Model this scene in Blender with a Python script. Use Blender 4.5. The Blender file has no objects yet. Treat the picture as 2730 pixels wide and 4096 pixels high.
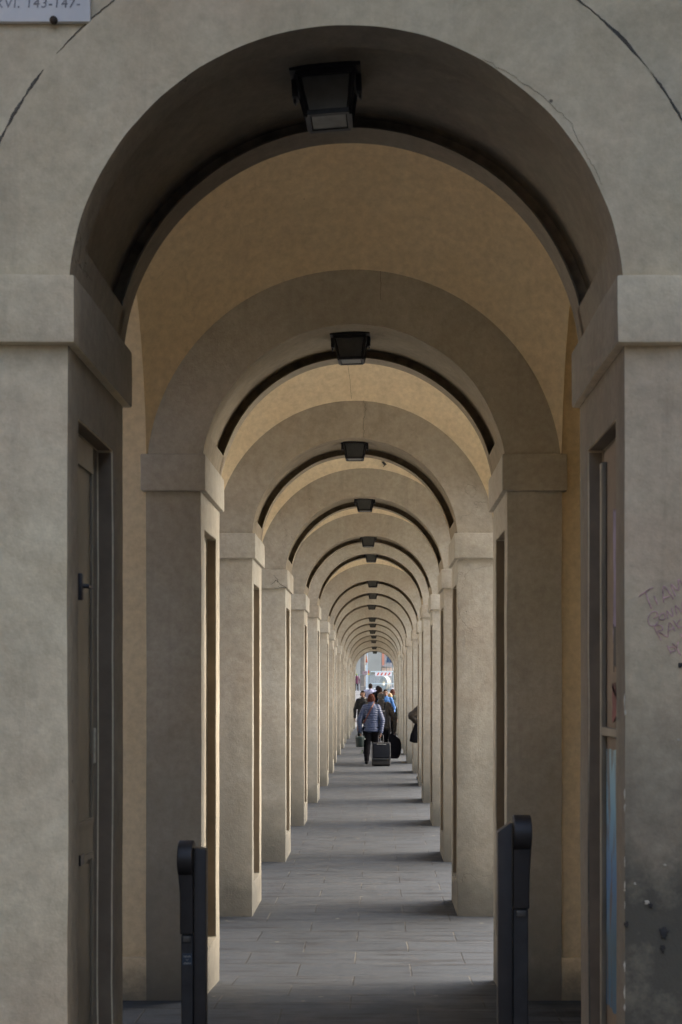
import bpy, bmesh, math, random
from mathutils import Vector, Matrix, noise
random.seed(7)
scene = bpy.context.scene
COL = scene.collection
PI = math.pi

# ------------------------------------------------------------------ camera
F_PX, VX, VY, CAMZ = 5689.0, 1507.0, 2760.0, 1.87
cd = bpy.data.cameras.new('camera'); cam = bpy.data.objects.new('camera', cd); COL.objects.link(cam)
cam.location = (0, 0, CAMZ); cam.rotation_euler = (PI/2, 0, 0)
cd.sensor_fit = 'VERTICAL'; cd.sensor_height = 36; cd.sensor_width = 24; cd.lens = 50
cd.shift_y = (VY-2048)/4096; cd.shift_x = -(VX-1365)/4096
cd.clip_start = .05; cd.clip_end = 2000
cd.dof.use_dof = True; cd.dof.focus_distance = 14.0; cd.dof.aperture_fstop = 8.0
scene.camera = cam
# ------------------------------------------------------------------ light
SUN_EL, SUN_AZ = math.radians(37), math.radians(77)      # azimuth measured from +Y towards +X
w = bpy.data.worlds.new('World'); scene.world = w; w.use_nodes = True
nt = w.node_tree; nt.nodes.clear()
sky = nt.nodes.new('ShaderNodeTexSky'); sky.sky_type = 'NISHITA'; sky.sun_disc = False
sky.sun_elevation = SUN_EL; sky.sun_rotation = SUN_AZ; sky.air_density = 1.0; sky.dust_density = 6.0; sky.ozone_density = .7
bg = nt.nodes.new('ShaderNodeBackground'); bg.inputs[1].default_value = .15
wo = nt.nodes.new('ShaderNodeOutputWorld')
nt.links.new(sky.outputs[0], bg.inputs[0]); nt.links.new(bg.outputs[0], wo.inputs[0])
sd = bpy.data.lights.new('sun', 'SUN'); sd.energy = 1.25; sd.angle = math.radians(85); sd.color = (1, .995, .985)
sun = bpy.data.objects.new('sun', sd); COL.objects.link(sun)
sv = Vector((math.sin(SUN_AZ)*math.cos(SUN_EL), math.cos(SUN_AZ)*math.cos(SUN_EL), math.sin(SUN_EL)))
sun.rotation_euler = sv.to_track_quat('Z', 'Y').to_euler(); sun.location = (0, -5, 30)
scene.view_settings.view_transform = 'Standard'; scene.view_settings.look = 'None'
scene.view_settings.gamma = 1; scene.view_settings.exposure = 1.95
scene.cycles.max_bounces = 10; scene.cycles.diffuse_bounces = 6; scene.cycles.use_adaptive_sampling = True; scene.cycles.adaptive_threshold = .02

# ------------------------------------------------------------------ materials
def rgb(h):
    return tuple(((int(h[i:i+2], 16)/255)**2.2) for i in (0, 2, 4)) + (1,)
class NT:
    def __init__(s, name):
        s.m = bpy.data.materials.new(name); s.m.use_nodes = True; s.t = s.m.node_tree
        s.b = s.t.nodes['Principled BSDF']
        g = s.t.nodes.new('ShaderNodeNewGeometry'); s.pos = g.outputs['Position']
    def n(s, typ, **k):
        x = s.t.nodes.new(typ)
        for a, v in k.items(): setattr(x, a, v)
        return x
    def l(s, a, b): s.t.links.new(a, b)
    def mapp(s, sc=(1, 1, 1), loc=(0, 0, 0), rot=(0, 0, 0)):
        m = s.n('ShaderNodeMapping'); m.inputs['Scale'].default_value = sc; m.inputs['Location'].default_value = loc
        m.inputs['Rotation'].default_value = rot
        s.l(s.pos, m.inputs[0]); return m.outputs[0]
    def noise(s, scale, detail=4, rough=.55, vec=None, dist=0):
        x = s.n('ShaderNodeTexNoise'); x.inputs['Scale'].default_value = scale; x.inputs['Detail'].default_value = detail
        x.inputs['Roughness'].default_value = rough; x.inputs['Distortion'].default_value = dist
        s.l(vec if vec else s.pos, x.inputs['Vector']); return x.outputs['Fac']
    def ramp(s, fac, a, b, ca=(0, 0, 0, 1), cb=(1, 1, 1, 1)):
        r = s.n('ShaderNodeValToRGB'); r.color_ramp.elements[0].position = a; r.color_ramp.elements[1].position = b
        r.color_ramp.elements[0].color = ca; r.color_ramp.elements[1].color = cb
        s.l(fac, r.inputs[0]); return r.outputs[0]
    def mix(s, fac, a, b, mode='MIX'):
        x = s.n('ShaderNodeMix', data_type='RGBA', blend_type=mode)
        for inp, v in ((x.inputs[0], fac), (x.inputs[6], a), (x.inputs[7], b)):
            if hasattr(v, 'links'): s.l(v, inp)
            else: inp.default_value = v
        return x.outputs[2]
    def math(s, op, a, b=0.0, clamp=False):
        x = s.n('ShaderNodeMath', operation=op); x.use_clamp = clamp
        for i, v in enumerate((a, b)):
            if hasattr(v, 'links'): s.l(v, x.inputs[i])
            else: x.inputs[i].default_value = v
        return x.outputs[0]
    def bump(s, h, strength=.3, dist=.01):
        x = s.n('ShaderNodeBump'); x.inputs['Strength'].default_value = strength; x.inputs['Distance'].default_value = dist
        s.l(h, x.inputs['Height']); s.l(x.outputs[0], s.b.inputs['Normal'])
    def col(s, c): 
        if hasattr(c, 'links'): s.l(c, s.b.inputs['Base Color'])
        else: s.b.inputs['Base Color'].default_value = c
    def rough(s, r): s.b.inputs['Roughness'].default_value = r

def plaster(name, c1, c2, c3, grime=.35, gcol=(.07, .065, .055, 1), gz=None, crack=.4, bmp=.55, var=1.0):
    M = NT(name)
    big = M.ramp(M.noise(.9, 3, .5, dist=.6), .38, .64)
    med = M.ramp(M.noise(3.1, 5, .62, M.mapp((1, 1, .7), (3, 1, 7)), .8), .42, .72)
    c = M.mix(big, c1, c2); c = M.mix(M.math('MULTIPLY', med, .6), c, c3)
    # trowelled blotches and fine tonal grain
    fine = M.noise(22, 6, .7); c = M.mix(.55, c, M.ramp(fine, .3, .72, (.58, .58, .56, 1), (1.06, 1.06, 1.06, 1)), 'MULTIPLY')
    blot = M.ramp(M.noise(2.0, 6, .68, M.mapp((1, 1, 1), (2, 2, 6)), 1.4), .36, .66)
    c = M.mix(.5*var+.1, c, M.mix(blot, (.78, .76, .72, 1), (1.06, 1.07, 1.08, 1)), 'MULTIPLY')
    # vertical run marks
    st = M.ramp(M.noise(1.0, 5, .6, M.mapp((9, 9, .55), (1, 5, 2)), .3), .56, .78)
    c = M.mix(M.math('MULTIPLY', st, .32), c, gcol)
    # dirt patches
    gm = M.ramp(M.noise(1.7, 7, .66, M.mapp((1, 1, 1), (11, 4, 8)), 1.0), .52, .80)
    c = M.mix(M.math('MULTIPLY', gm, grime), c, gcol)
    if gz:                         # grimy splash zone with a ragged noisy outline
        sep = M.n('ShaderNodeSeparateXYZ'); M.l(M.pos, sep.inputs[0])
        mr = M.n('ShaderNodeMapRange'); mr.inputs[1].default_value = gz[0]; mr.inputs[2].default_value = gz[1]
        mr.inputs[3].default_value = 1; mr.inputs[4].default_value = 0
        M.l(M.math('ADD', sep.outputs[2], M.math('MULTIPLY', M.math('SUBTRACT', M.noise(2.6, 6, .65), .5), gz[2])), mr.inputs[0])
        c = M.mix(M.math('MULTIPLY', M.math('MULTIPLY', mr.outputs[0], M.ramp(M.noise(2.2, 6, .7), .12, .5)), gz[3]), c, gcol)
    # no two panels weather alike: a slight tone shift from piece to piece, and a dirty foot
    oi = M.n('ShaderNodeObjectInfo')
    c = M.mix(var, c, M.ramp(oi.outputs['Random'], 0, 1, (.90, .875, .84, 1), (1.05, 1.06, 1.07, 1)), 'MULTIPLY')
    s2 = M.n('ShaderNodeSeparateXYZ'); M.l(M.pos, s2.inputs[0]); m2 = M.n('ShaderNodeMapRange')
    m2.inputs[1].default_value = .16; m2.inputs[2].default_value = .42; m2.inputs[3].default_value = .8; m2.inputs[4].default_value = 0
    M.l(M.math('ADD', s2.outputs[2], M.math('MULTIPLY', M.math('SUBTRACT', M.noise(7, 5, .7), .5), .35)), m2.inputs[0])
    c = M.mix(m2.outputs[0], c, (.115, .11, .09, 1))
    # small pits
    v = M.n('ShaderNodeTexVoronoi'); v.inputs['Scale'].default_value = 7; M.l(M.pos, v.inputs['Vector'])
    pit = M.ramp(v.outputs['Distance'], .028, .045, (1, 1, 1, 1), (0, 0, 0, 1))
    pm = M.math('MULTIPLY', pit, M.ramp(M.noise(2.3, 2), .55, .6))
    c = M.mix(M.math('MULTIPLY', pm, .8), c, (.06, .055, .05, 1))
    # hairline cracks: voronoi borders, heavily distorted, only in places
    nv = M.n('ShaderNodeTexNoise'); nv.inputs['Scale'].default_value = 3.5; nv.inputs['Detail'].default_value = 5; M.l(M.pos, nv.inputs['Vector'])
    va = M.n('ShaderNodeVectorMath', operation='MULTIPLY_ADD'); M.l(nv.outputs['Color'], va.inputs[0]); va.inputs[1].default_value = (.7, .7, .7); M.l(M.pos, va.inputs[2])
    vc = M.n('ShaderNodeTexVoronoi', feature='DISTANCE_TO_EDGE'); vc.inputs['Scale'].default_value = .9; M.l(va.outputs[0], vc.inputs['Vector'])
    cr = M.ramp(vc.outputs['Distance'], .0015, .005, (1, 1, 1, 1), (0, 0, 0, 1))
    cm = M.math('MULTIPLY', cr, M.ramp(M.noise(.8, 2, .5, M.mapp((1, 1, 1), (5, 9, 3))), .60, .66))
    c = M.mix(M.math('MULTIPLY', cm, crack), c, (.05, .045, .04, 1))
    M.col(c); M.rough(.93)
    h = M.math('ADD', M.math('MULTIPLY', M.noise(6, 6, .65), .8), M.math('MULTIPLY', M.noise(70, 4, .6), .22))
    h = M.math('SUBTRACT', h, M.math('MULTIPLY', pm, .5)); h = M.math('SUBTRACT', h, M.math('MULTIPLY', cm, .6*crack))
    M.bump(h, bmp, .014)
    return M.m

def simple(name, c, r=.6, metal=0, nscale=20, var=.25, bump=.1, bd=.003, spec=None):
    M = NT(name)
    f = M.noise(nscale, 5, .6)
    cc = M.mix(M.ramp(f, .3, .75), tuple(x*(1-var) for x in c[:3]) + (1,), tuple(min(1, x*(1+var)) for x in c[:3]) + (1,))
    M.col(cc); M.rough(r); M.b.inputs['Metallic'].default_value = metal
    if spec is not None: M.b.inputs['Specular IOR Level'].default_value = spec
    if bump: M.bump(f, bump, bd)
    return M.m

MAT = {}
MAT['plaster'] = plaster('plaster_grey', (.465, .445, .38, 1), (.45, .41, .34, 1), (.465, .455, .40, 1), .16, (.19, .18, .145, 1), (.35, 1.75, 1.1, .85), .25)
MAT['front'] = plaster('plaster_front', (.68, .61, .44, 1), (.665, .555, .405, 1), (.66, .61, .455, 1), .22, (.17, .16, .13, 1), None, .02, .6)
MAT['front_dirty'] = plaster('plaster_front_grimy', (.67, .60, .435, 1), (.655, .545, .40, 1), (.64, .59, .435, 1), .35, (.085, .083, .068, 1), (1.25, 2.05, .8, .95), .05)
MAT['ochre'] = plaster('plaster_ochre', (.78, .66, .445, 1), (.765, .63, .415, 1), (.75, .645, .45, 1), .20, (.52, .42, .29, 1), None, .12, .25, .25)
MAT['soffit0'] = plaster('soffit_shaded', (.25, .23, .19, 1), (.24, .205, .16, 1), (.235, .23, .19, 1), .25, (.1, .09, .08, 1))  # plaster darkened on the near arch's underside and inner faces, shade in the colour
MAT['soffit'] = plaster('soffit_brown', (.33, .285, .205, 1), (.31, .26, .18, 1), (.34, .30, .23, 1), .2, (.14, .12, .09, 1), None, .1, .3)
MAT['ext'] = plaster('plaster_exterior', (.45, .37, .26, 1), (.42, .33, .22, 1), (.40, .35, .27, 1), .3, (.2, .17, .13, 1))

def floor_mat():
    M = NT('paving_stone')
    mp = M.mapp((1, 1, 1), (.13, .05, 0))
    wob = M.n('ShaderNodeTexNoise'); wob.inputs['Scale'].default_value = 1.3; M.l(M.pos, wob.inputs['Vector'])
    va = M.n('ShaderNodeVectorMath', operation='MULTIPLY_ADD'); M.l(wob.outputs['Color'], va.inputs[0]); va.inputs[1].default_value = (.03, .03, 0); M.l(mp, va.inputs[2])
    b = M.n('ShaderNodeTexBrick'); M.l(va.outputs[0], b.inputs['Vector'])
    b.offset = .5; b.inputs['Scale'].default_value = 1; b.inputs['Mortar Size'].default_value = .006; b.inputs['Mortar Smooth'].default_value = .3
    b.inputs['Brick Width'].default_value = .74; b.inputs['Row Height'].default_value = .46; b.inputs['Bias'].default_value = 0
    b.inputs['Color1'].default_value = (.033, .040, .048, 1); b.inputs['Color2'].default_value = (.044, .051, .059, 1); b.inputs['Mortar'].default_value = (.018, .018, .018, 1)
    c = b.outputs['Color']
    # pale mortar left in some joints
    mm = M.math('MULTIPLY', b.outputs['Fac'], M.ramp(M.noise(2.1, 3), .50, .56))
    c = M.mix(M.math('MULTIPLY', mm, .5), c, (.15, .145, .125, 1))
    # chiselled lines run across the path, worn and dirty in patches
    ln = M.noise(1, 6, .72, M.mapp((1.3, 10, 1), (0, 0, 0)))
    c = M.mix(M.math('MULTIPLY', M.ramp(ln, .51, .62), .8), c, (.013, .013, .015, 1))
    sp = M.ramp(M.noise(1, 7, .7, M.mapp((2.2, 5, 1), (4, 4, 0)), .6), .52, .72)
    c = M.mix(M.math('MULTIPLY', sp, .5), c, (.035, .034, .034, 1))
    c = M.mix(.5, c, M.ramp(M.noise(40, 4, .7), .3, .7, (.75, .75, .75, 1), (1.05, 1.05, 1.05, 1)), 'MULTIPLY')
    gum = M.n('ShaderNodeTexVoronoi'); gum.inputs['Scale'].default_value = 3.0; M.l(M.pos, gum.inputs['Vector'])
    c = M.mix(M.math('MULTIPLY', M.ramp(gum.outputs['Distance'], .04, .06, (1, 1, 1, 1), (0, 0, 0, 1)), .5), c, (.26, .25, .19, 1))
    M.col(c); M.b.inputs['Specular IOR Level'].default_value = .3
    rr = M.ramp(M.noise(5, 4), .3, .7, (.6, .6, .6, 1), (.85, .85, .85, 1)); M.l(rr, M.b.inputs['Roughness'])
    h = M.math('ADD', M.math('MULTIPLY', ln, .6), M.math('MULTIPLY', M.noise(30, 4), .25)); h = M.math('SUBTRACT', h, M.math('MULTIPLY', b.outputs['Fac'], .8))
    M.bump(h, .55, .01)
    return M.m
MAT['floor'] = floor_mat()
def cobble_mat():
    M = NT('street_stone')
    b = M.n('ShaderNodeTexBrick'); M.l(M.mapp((1, 1, 1)), b.inputs['Vector']); b.inputs['Scale'].default_value = 1; b.inputs['Mortar Size'].default_value = .02
    b.inputs['Brick Width'].default_value = .6; b.inputs['Row Height'].default_value = .35
    b.inputs['Color1'].default_value = (.38, .38, .38, 1); b.inputs['Color2'].default_value = (.46, .455, .45, 1); b.inputs['Mortar'].default_value = (.12, .12, .12, 1)
    c = M.mix(M.math('MULTIPLY', M.ramp(M.noise(.8, 5, .7, M.mapp((1, .4, 1))), .5, .66), .6), b.outputs['Color'], (.12, .12, .12, 1))
    M.col(c); M.rough(.7); M.bump(b.outputs['Fac'], .3, .01); return M.m
MAT['street'] = cobble_mat()
MAT['metal'] = simple('black_iron', (.022, .022, .026, 1), .42, .3, 30, .35, .12, .002, .6)
MAT['post'] = simple('painted_iron', (.024, .021, .020, 1), .5, .1, 12, .3, .08, .002, .45)
MAT['postflat'] = simple('worn_iron', (.035, .034, .034, 1), .5, .1, 9, .4, .1, .002, .4)
def glass(name, c, r):
    M = NT(name); f = M.noise(18, 5, .6)
    M.col(M.mix(M.ramp(f, .3, .7), tuple(x*.6 for x in c[:3]) + (1,), c)); M.rough(r); return M.m
MAT['glass'] = glass('frosted_pane', (.065, .066, .058, 1), .35)
MAT['glassb'] = glass('dusty_bottom_pane', (.26, .27, .25, 1), .4)
MAT['marble'] = simple('marble', (.62, .62, .62, 1), .5, 0, 5, .12, .05)
MAT['ink'] = simple('engraved_paint', (.26, .26, .28, 1), .8, 0, 40, .5)
MAT['graf'] = simple('magenta_marker', (.47, .31, .31, 1), .8, 0, 60, .5, 0)
MAT['blot'] = simple('tar_blot', (.03, .03, .03, 1), .8, 0, 60, .4)
MAT['chip'] = simple('bare_lime', (.42, .40, .33, 1), .9, 0, 60, .3)
MAT['crackm'] = simple('crack_gap', (.10, .092, .078, 1), .95, 0, 60, .4, 0)
MAT['doorp'] = simple('door_paint', (.17, .15, .11, 1), .55, 0, 4, .3, .1)
MAT['slot'] = simple('slot_brown', (.20, .16, .11, 1), .9, 0, 14, .4, .2)  # brown faces of the narrow groove under each arch
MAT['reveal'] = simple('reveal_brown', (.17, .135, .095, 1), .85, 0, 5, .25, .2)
MAT['dark'] = simple('dark_hole', (.015, .014, .013, 1), .8)

# ------------------------------------------------------------------ mesh helpers
def mk(name, bm, mat=None, parent=None, smooth=None, recalc=True):
    if recalc: bmesh.ops.recalc_face_normals(bm, faces=bm.faces[:])
    me = bpy.data.meshes.new(name); bm.to_mesh(me); bm.free()
    if smooth is not None:
        for p in me.polygons: p.use_smooth = True
        me.set_sharp_from_angle(angle=math.radians(smooth))
    if mat: me.materials.append(mat)
    o = bpy.data.objects.new(name, me); COL.objects.link(o)
    if parent: o.parent = parent
    return o
def empty(name, loc=(0, 0, 0), label=None, cat=None, group=None, rz=0):
    o = bpy.data.objects.new(name, None); COL.objects.link(o); o.location = loc; o.rotation_euler = (0, 0, rz); o.empty_display_size = .1
    return tag(o, label, cat, group)
def tag(o, label=None, cat=None, group=None, kind=None):
    if label: o['label'] = label
    if cat: o['category'] = cat
    if group: o['group'] = group
    if kind: o['kind'] = kind
    return o
def box(bm, x0, x1, y0, y1, z0, z1, rot=None):
    x0, x1 = min(x0, x1), max(x0, x1)
    vs = [bm.verts.new((x, y, z)) for x in (x0, x1) for y in (y0, y1) for z in (z0, z1)]
    if rot:
        for v in vs: v.co = rot @ v.co
    fs = [(0, 1, 3, 2), (4, 6, 7, 5), (0, 4, 5, 1), (2, 3, 7, 6), (0, 2, 6, 4), (1, 5, 7, 3)]
    return [bm.faces.new([vs[i] for i in f]) for f in fs]
def bevel(bm, off, seg=2, ang=30):
    bmesh.ops.remove_doubles(bm, verts=bm.verts[:], dist=1e-5)
    es = [e for e in bm.edges if len(e.link_faces) == 2 and e.calc_face_angle(0) > math.radians(ang)]
    bmesh.ops.bevel(bm, geom=es, offset=off, segments=seg, affect='EDGES', profile=.6, clamp_overlap=True)
def rough_up(bm, step, amp, seed=0):
    """subdivide long edges and let the surface wander a little, as hand-laid plaster does"""
    for _ in range(6):
        es = [e for e in bm.edges if e.calc_length() > step]
        if not es: break
        bmesh.ops.subdivide_edges(bm, edges=es, cuts=1, use_grid_fill=True)
        if len(bm.verts) > 9000: break
    bmesh.ops.triangulate(bm, faces=[f for f in bm.faces if len(f.verts) > 4])
    for v in bm.verts:
        p = v.co + Vector((seed*3.1, seed*1.7, 0))
        v.co += noise.noise_vector(p*2.2)*amp + noise.noise_vector(p*9)*amp*.45
def tube(bm, pts, r, seg=8, cap=True):
    pts = [Vector(p) for p in pts]; rr = r if isinstance(r, (list, tuple)) else [r]*len(pts)
    rings = []
    up = Vector((0, 0, 1))
    for i, p in enumerate(pts):
        d = (pts[min(i+1, len(pts)-1)]-pts[max(i-1, 0)]).normalized()
        a = d.cross(up if abs(d.dot(up)) < .95 else Vector((1, 0, 0))).normalized(); b = d.cross(a)
        rings.append([bm.verts.new(p+(a*math.cos(t)+b*math.sin(t))*rr[i]) for t in [2*PI*k/seg for k in range(seg)]])
    for A, B in zip(rings, rings[1:]):
        for k in range(seg): bm.faces.new((A[k], A[(k+1) % seg], B[(k+1) % seg], B[k]))
    if cap:
        bm.faces.new(rings[0][::-1]); bm.faces.new(rings[-1])
def ribbon(bm, pts, wd, nrm, off=.0015):
    """thin raised stroke lying on a plane with normal nrm"""
    nrm = Vector(nrm); pts = [Vector(p) for p in pts]; prev = None; n = len(pts)
    for i, p in enumerate(pts):
        d = (pts[min(i+1, n-1)]-pts[max(i-1, 0)]).normalized(); s = d.cross(nrm).normalized()
        ww = (wd(i/(max(1, n-1))) if callable(wd) else wd)*.5
        q = [bm.verts.new(p+s*ww), bm.verts.new(p+s*ww*.6+nrm*off), bm.verts.new(p-s*ww*.6+nrm*off), bm.verts.new(p-s*ww)]
        if prev:
            for k in range(3): bm.faces.new((prev[k], prev[k+1], q[k+1], q[k]))
        prev = q

# ------------------------------------------------------------------ arcade layout, read off the photograph arch by arch
D0, STEP, T, PW, WING = 4.3, 3.70, .93, .309, .36
ROWS = [(273, 2498, 99, 1110), (806, 2028, 1298, 1820), (1010, 1831, 1753, 2134), (1143, 1776, 1987, 2278), (1217, 1731, 2143, 2377),
        (1270, 1694, 2213, 2419), (1309, 1677, 2321, 2486), (1332, 1654, 2371, 2519), (1344, 1629, 2417, 2551), (1361, 1616, 2468, 2582),
        (1375, 1606, 2493, 2602), (1384, 1596, 2520, 2619), (1397, 1593, 2540, 2631), (1404, 1586, 2560, 2645), (1412, 1582, 2586, 2665), (1421, 1578, 2604, 2678)]
def WX(x, Y): return (x-VX)/F_PX*Y
def WZ(y, Y): return CAMZ-(y-VY)/F_PX*Y
GP = [(-80, .13), (7.9, .125), (8.2, .10), (9.2, .02), (11, 0), (15.3, 0), (19, .035), (26, .065), (30, .09), (34, .113), (38, .15), (60, .22), (64, .30), (100, 1.74), (112, 1.80), (500, 1.82)]
def gz(y):
    for (a, za), (b, zb) in zip(GP, GP[1:]):
        if y <= b: return za+(zb-za)*max(0, (y-a))/(b-a)
    return GP[-1][1]
A = []
for i, (xl, xr, cr, im) in enumerate(ROWS):
    Y = D0+STEP*i
    l, r = WX(xl, Y), WX(xr, Y); half = (r-l)/2
    A.append(dict(Y=Y, mid=(l+r)/2, half=half, crown=WZ(cr, Y), imp=WZ(im, Y), c=WZ(cr, Y)-half, g=gz(Y)))
TOP = 5.15

arcade = empty('arcade', (0, D0, 0), 'long plastered arcade of sixteen round arches with ochre vaults receding to a street', 'arcade')
def P(name, bm, mat, parent=arcade, smooth=30):
    o = mk(name, bm, mat, None, smooth); o.parent = parent
    o.matrix_parent_inverse = Matrix.Translation(parent.location).inverted() if parent is arcade else Matrix.Identity(4)
    return o

# piers
def make_pier(i, s):
    a = A[i]; Y = a['Y']; xi = a['mid']+s*a['half']; xo = xi+s*PW; g = a['g']-.12
    zt = a['imp']-.012; zib = a['imp']-.205
    bm = bmesh.new()
    # inner face with a shallow tall recess
    ys = [0, .155, .745, T]; zs = [g, gz(Y+.4)+.27, zib-.195, zt]; dep = .06
    def V(y, z, d=0): return bm.verts.new((xi+s*d, Y+y, z))
    for a_ in range(3):
        for b_ in range(3):
            if (a_, b_) == (1, 1): continue
            bm.faces.new([V(ys[a_], zs[b_]), V(ys[a_+1], zs[b_]), V(ys[a_+1], zs[b_+1]), V(ys[a_], zs[b_+1])])
    y0, y1, z0, z1 = ys[1], ys[2], zs[1], zs[2]
    bm.faces.new([V(y0, z0, dep), V(y1, z0, dep), V(y1, z1, dep), V(y0, z1, dep)])
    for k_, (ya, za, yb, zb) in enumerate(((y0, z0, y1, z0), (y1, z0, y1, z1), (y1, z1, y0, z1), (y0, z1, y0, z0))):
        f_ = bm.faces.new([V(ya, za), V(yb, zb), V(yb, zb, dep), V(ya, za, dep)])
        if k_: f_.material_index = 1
    D = xo-xi
    def W(x, y, z): return bm.verts.new((x, Y+y, z))
    # front and back split at the recess levels so the edges meet
    for yy in (0, T):
        for b_ in range(3):
            bm.faces.new([W(xi, yy, zs[b_]), W(xo, yy, zs[b_]), W(xo, yy, zs[b_+1]), W(xi, yy, zs[b_+1])])
    bm.faces.new([W(xo, 0, g), W(xo, T, g), W(xo, T, zt), W(xo, 0, zt)])
    for z in (g, zt): bm.faces.new([W(xi, 0, z), W(xi, y0, z), W(xi, y1, z), W(xi, T, z), W(xo, T, z), W(xo, 0, z)])
    bmesh.ops.remove_doubles(bm, verts=bm.verts[:], dist=1e-4)
    bmesh.ops.recalc_face_normals(bm, faces=bm.faces[:])
    bevel(bm, .007 if i < 6 else .005, 2, 40)
    if i < 5: rough_up(bm, .22, .0035, i*2+s)
    m = MAT['plaster']
    if i == 0: m = MAT['front'] if s < 0 else MAT['front_dirty']
    bm.normal_update()
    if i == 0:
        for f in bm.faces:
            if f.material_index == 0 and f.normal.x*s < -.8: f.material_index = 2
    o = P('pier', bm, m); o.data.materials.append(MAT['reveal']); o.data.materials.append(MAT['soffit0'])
    # impost block
    bm = bmesh.new(); pr = .028
    box(bm, xi-s*pr, xo+s*pr, Y-pr-.01, Y+T+pr, zib, a['imp'])
    bevel(bm, .009, 2, 40)
    if i < 5: rough_up(bm, .12, .0035, 40+i*2+s)
    bm.normal_update()
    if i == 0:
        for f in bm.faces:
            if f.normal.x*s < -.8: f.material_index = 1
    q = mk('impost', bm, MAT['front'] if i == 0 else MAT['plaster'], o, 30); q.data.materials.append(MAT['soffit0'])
    # wing: the thickness of the long wall, ochre, set back above a plinth
    bm = bmesh.new(); xw = xo+s*WING; fr = .045 if i else -.0; bk = .045
    xs = xo-s*.004
    box(bm, xs, xw, Y+fr, Y+T-bk, g, TOP)
    box(bm, xs, xw+s*.02, Y+.003, Y+T-.003, g, gz(Y)+.245)
    bevel(bm, .006, 2, 40)
    P('wall_pier', bm, MAT['ochre'] if i else (MAT['front'] if s < 0 else MAT['front_dirty']))
    return o
PIERS = {}
for i in range(16):
    for s in (-1, 1): PIERS[i, s] = make_pier(i, s)

# arches with sunk soffit
def make_arch(i):
    a = A[i]; Y = a['Y']; r0 = a['half']; ro = r0+PW; bm = bmesh.new()
    zi = a['imp']-a['c']; zr = zi+.125
    t0 = math.asin(min(.9, zi/r0)); tr = math.asin(min(.9, zr/r0))
    N = 72 if i < 4 else 48
    ang = [t0+(tr-t0)*k/3 for k in range(4)]+[tr+.0008]
    ang += [tr+.0008+(PI-2*tr-.0016)*k/N for k in range(1, N)]+[PI-tr-.0008]
    ang += [PI-tr+(tr-t0)*k/3 for k in range(4)]
    zo = math.asin(zi/ro)
    prev = None; dep = .055
    for k, t in enumerate(ang):
        rec = dep if (4 <= k <= 4+N) else 0.0
        jt = noise.noise(Vector((math.cos(t)*2.1, math.sin(t)*2.1, i*3.3)))*.010 + noise.noise(Vector((math.cos(t)*7, math.sin(t)*7, i*5.1)))*.003
        jt *= min(1, (min(t-t0, PI-t0-t))/.25) if i < 16 else 0
        jb = noise.noise(Vector((math.cos(t)*2.1, math.sin(t)*2.1, i*3.3+9)))*.008*min(1, (min(t-t0, PI-t0-t))/.25)
        # outer angle stretched so that the ring starts on the impost
        u = (t-t0)/(PI-2*t0); to = zo+u*(PI-2*zo)
        ri = r0+jt; rb = r0+jb
        prof = [(0, ro, to), (0, (ro+ri)/2, (t+to)/2), (0, ri, t), (.145, ri, t), (.147, ri+rec, t), (.79, rb+rec, t), (.85, rb+rec+.002, t), (.855, rb+.012*(rec > 0), t), (.79, rb+.008*(rec > 0), t), (.785, rb, t), (T, rb, t), (T, (ro+rb)/2, (t+to)/2), (T, ro, to)]
        cur = [bm.verts.new((a['mid']-rr*math.cos(tt), Y+yy, a['c']+rr*math.sin(tt))) for yy, rr, tt in prof]
        if prev:
            for q in range(len(prof)-1):
                fc_ = bm.faces.new((prev[q], prev[q+1], cur[q+1], cur[q]))
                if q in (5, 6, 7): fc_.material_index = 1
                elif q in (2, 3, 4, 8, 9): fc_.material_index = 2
            bm.faces.new((prev[-1], prev[0], cur[0], cur[-1]))
        else: bm.faces.new(cur)
        prev = cur
    bm.faces.new(prev[::-1])
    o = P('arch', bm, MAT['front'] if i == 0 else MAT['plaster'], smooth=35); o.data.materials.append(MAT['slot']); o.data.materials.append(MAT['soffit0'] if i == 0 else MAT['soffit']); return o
for i in range(16): make_arch(i)

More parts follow.
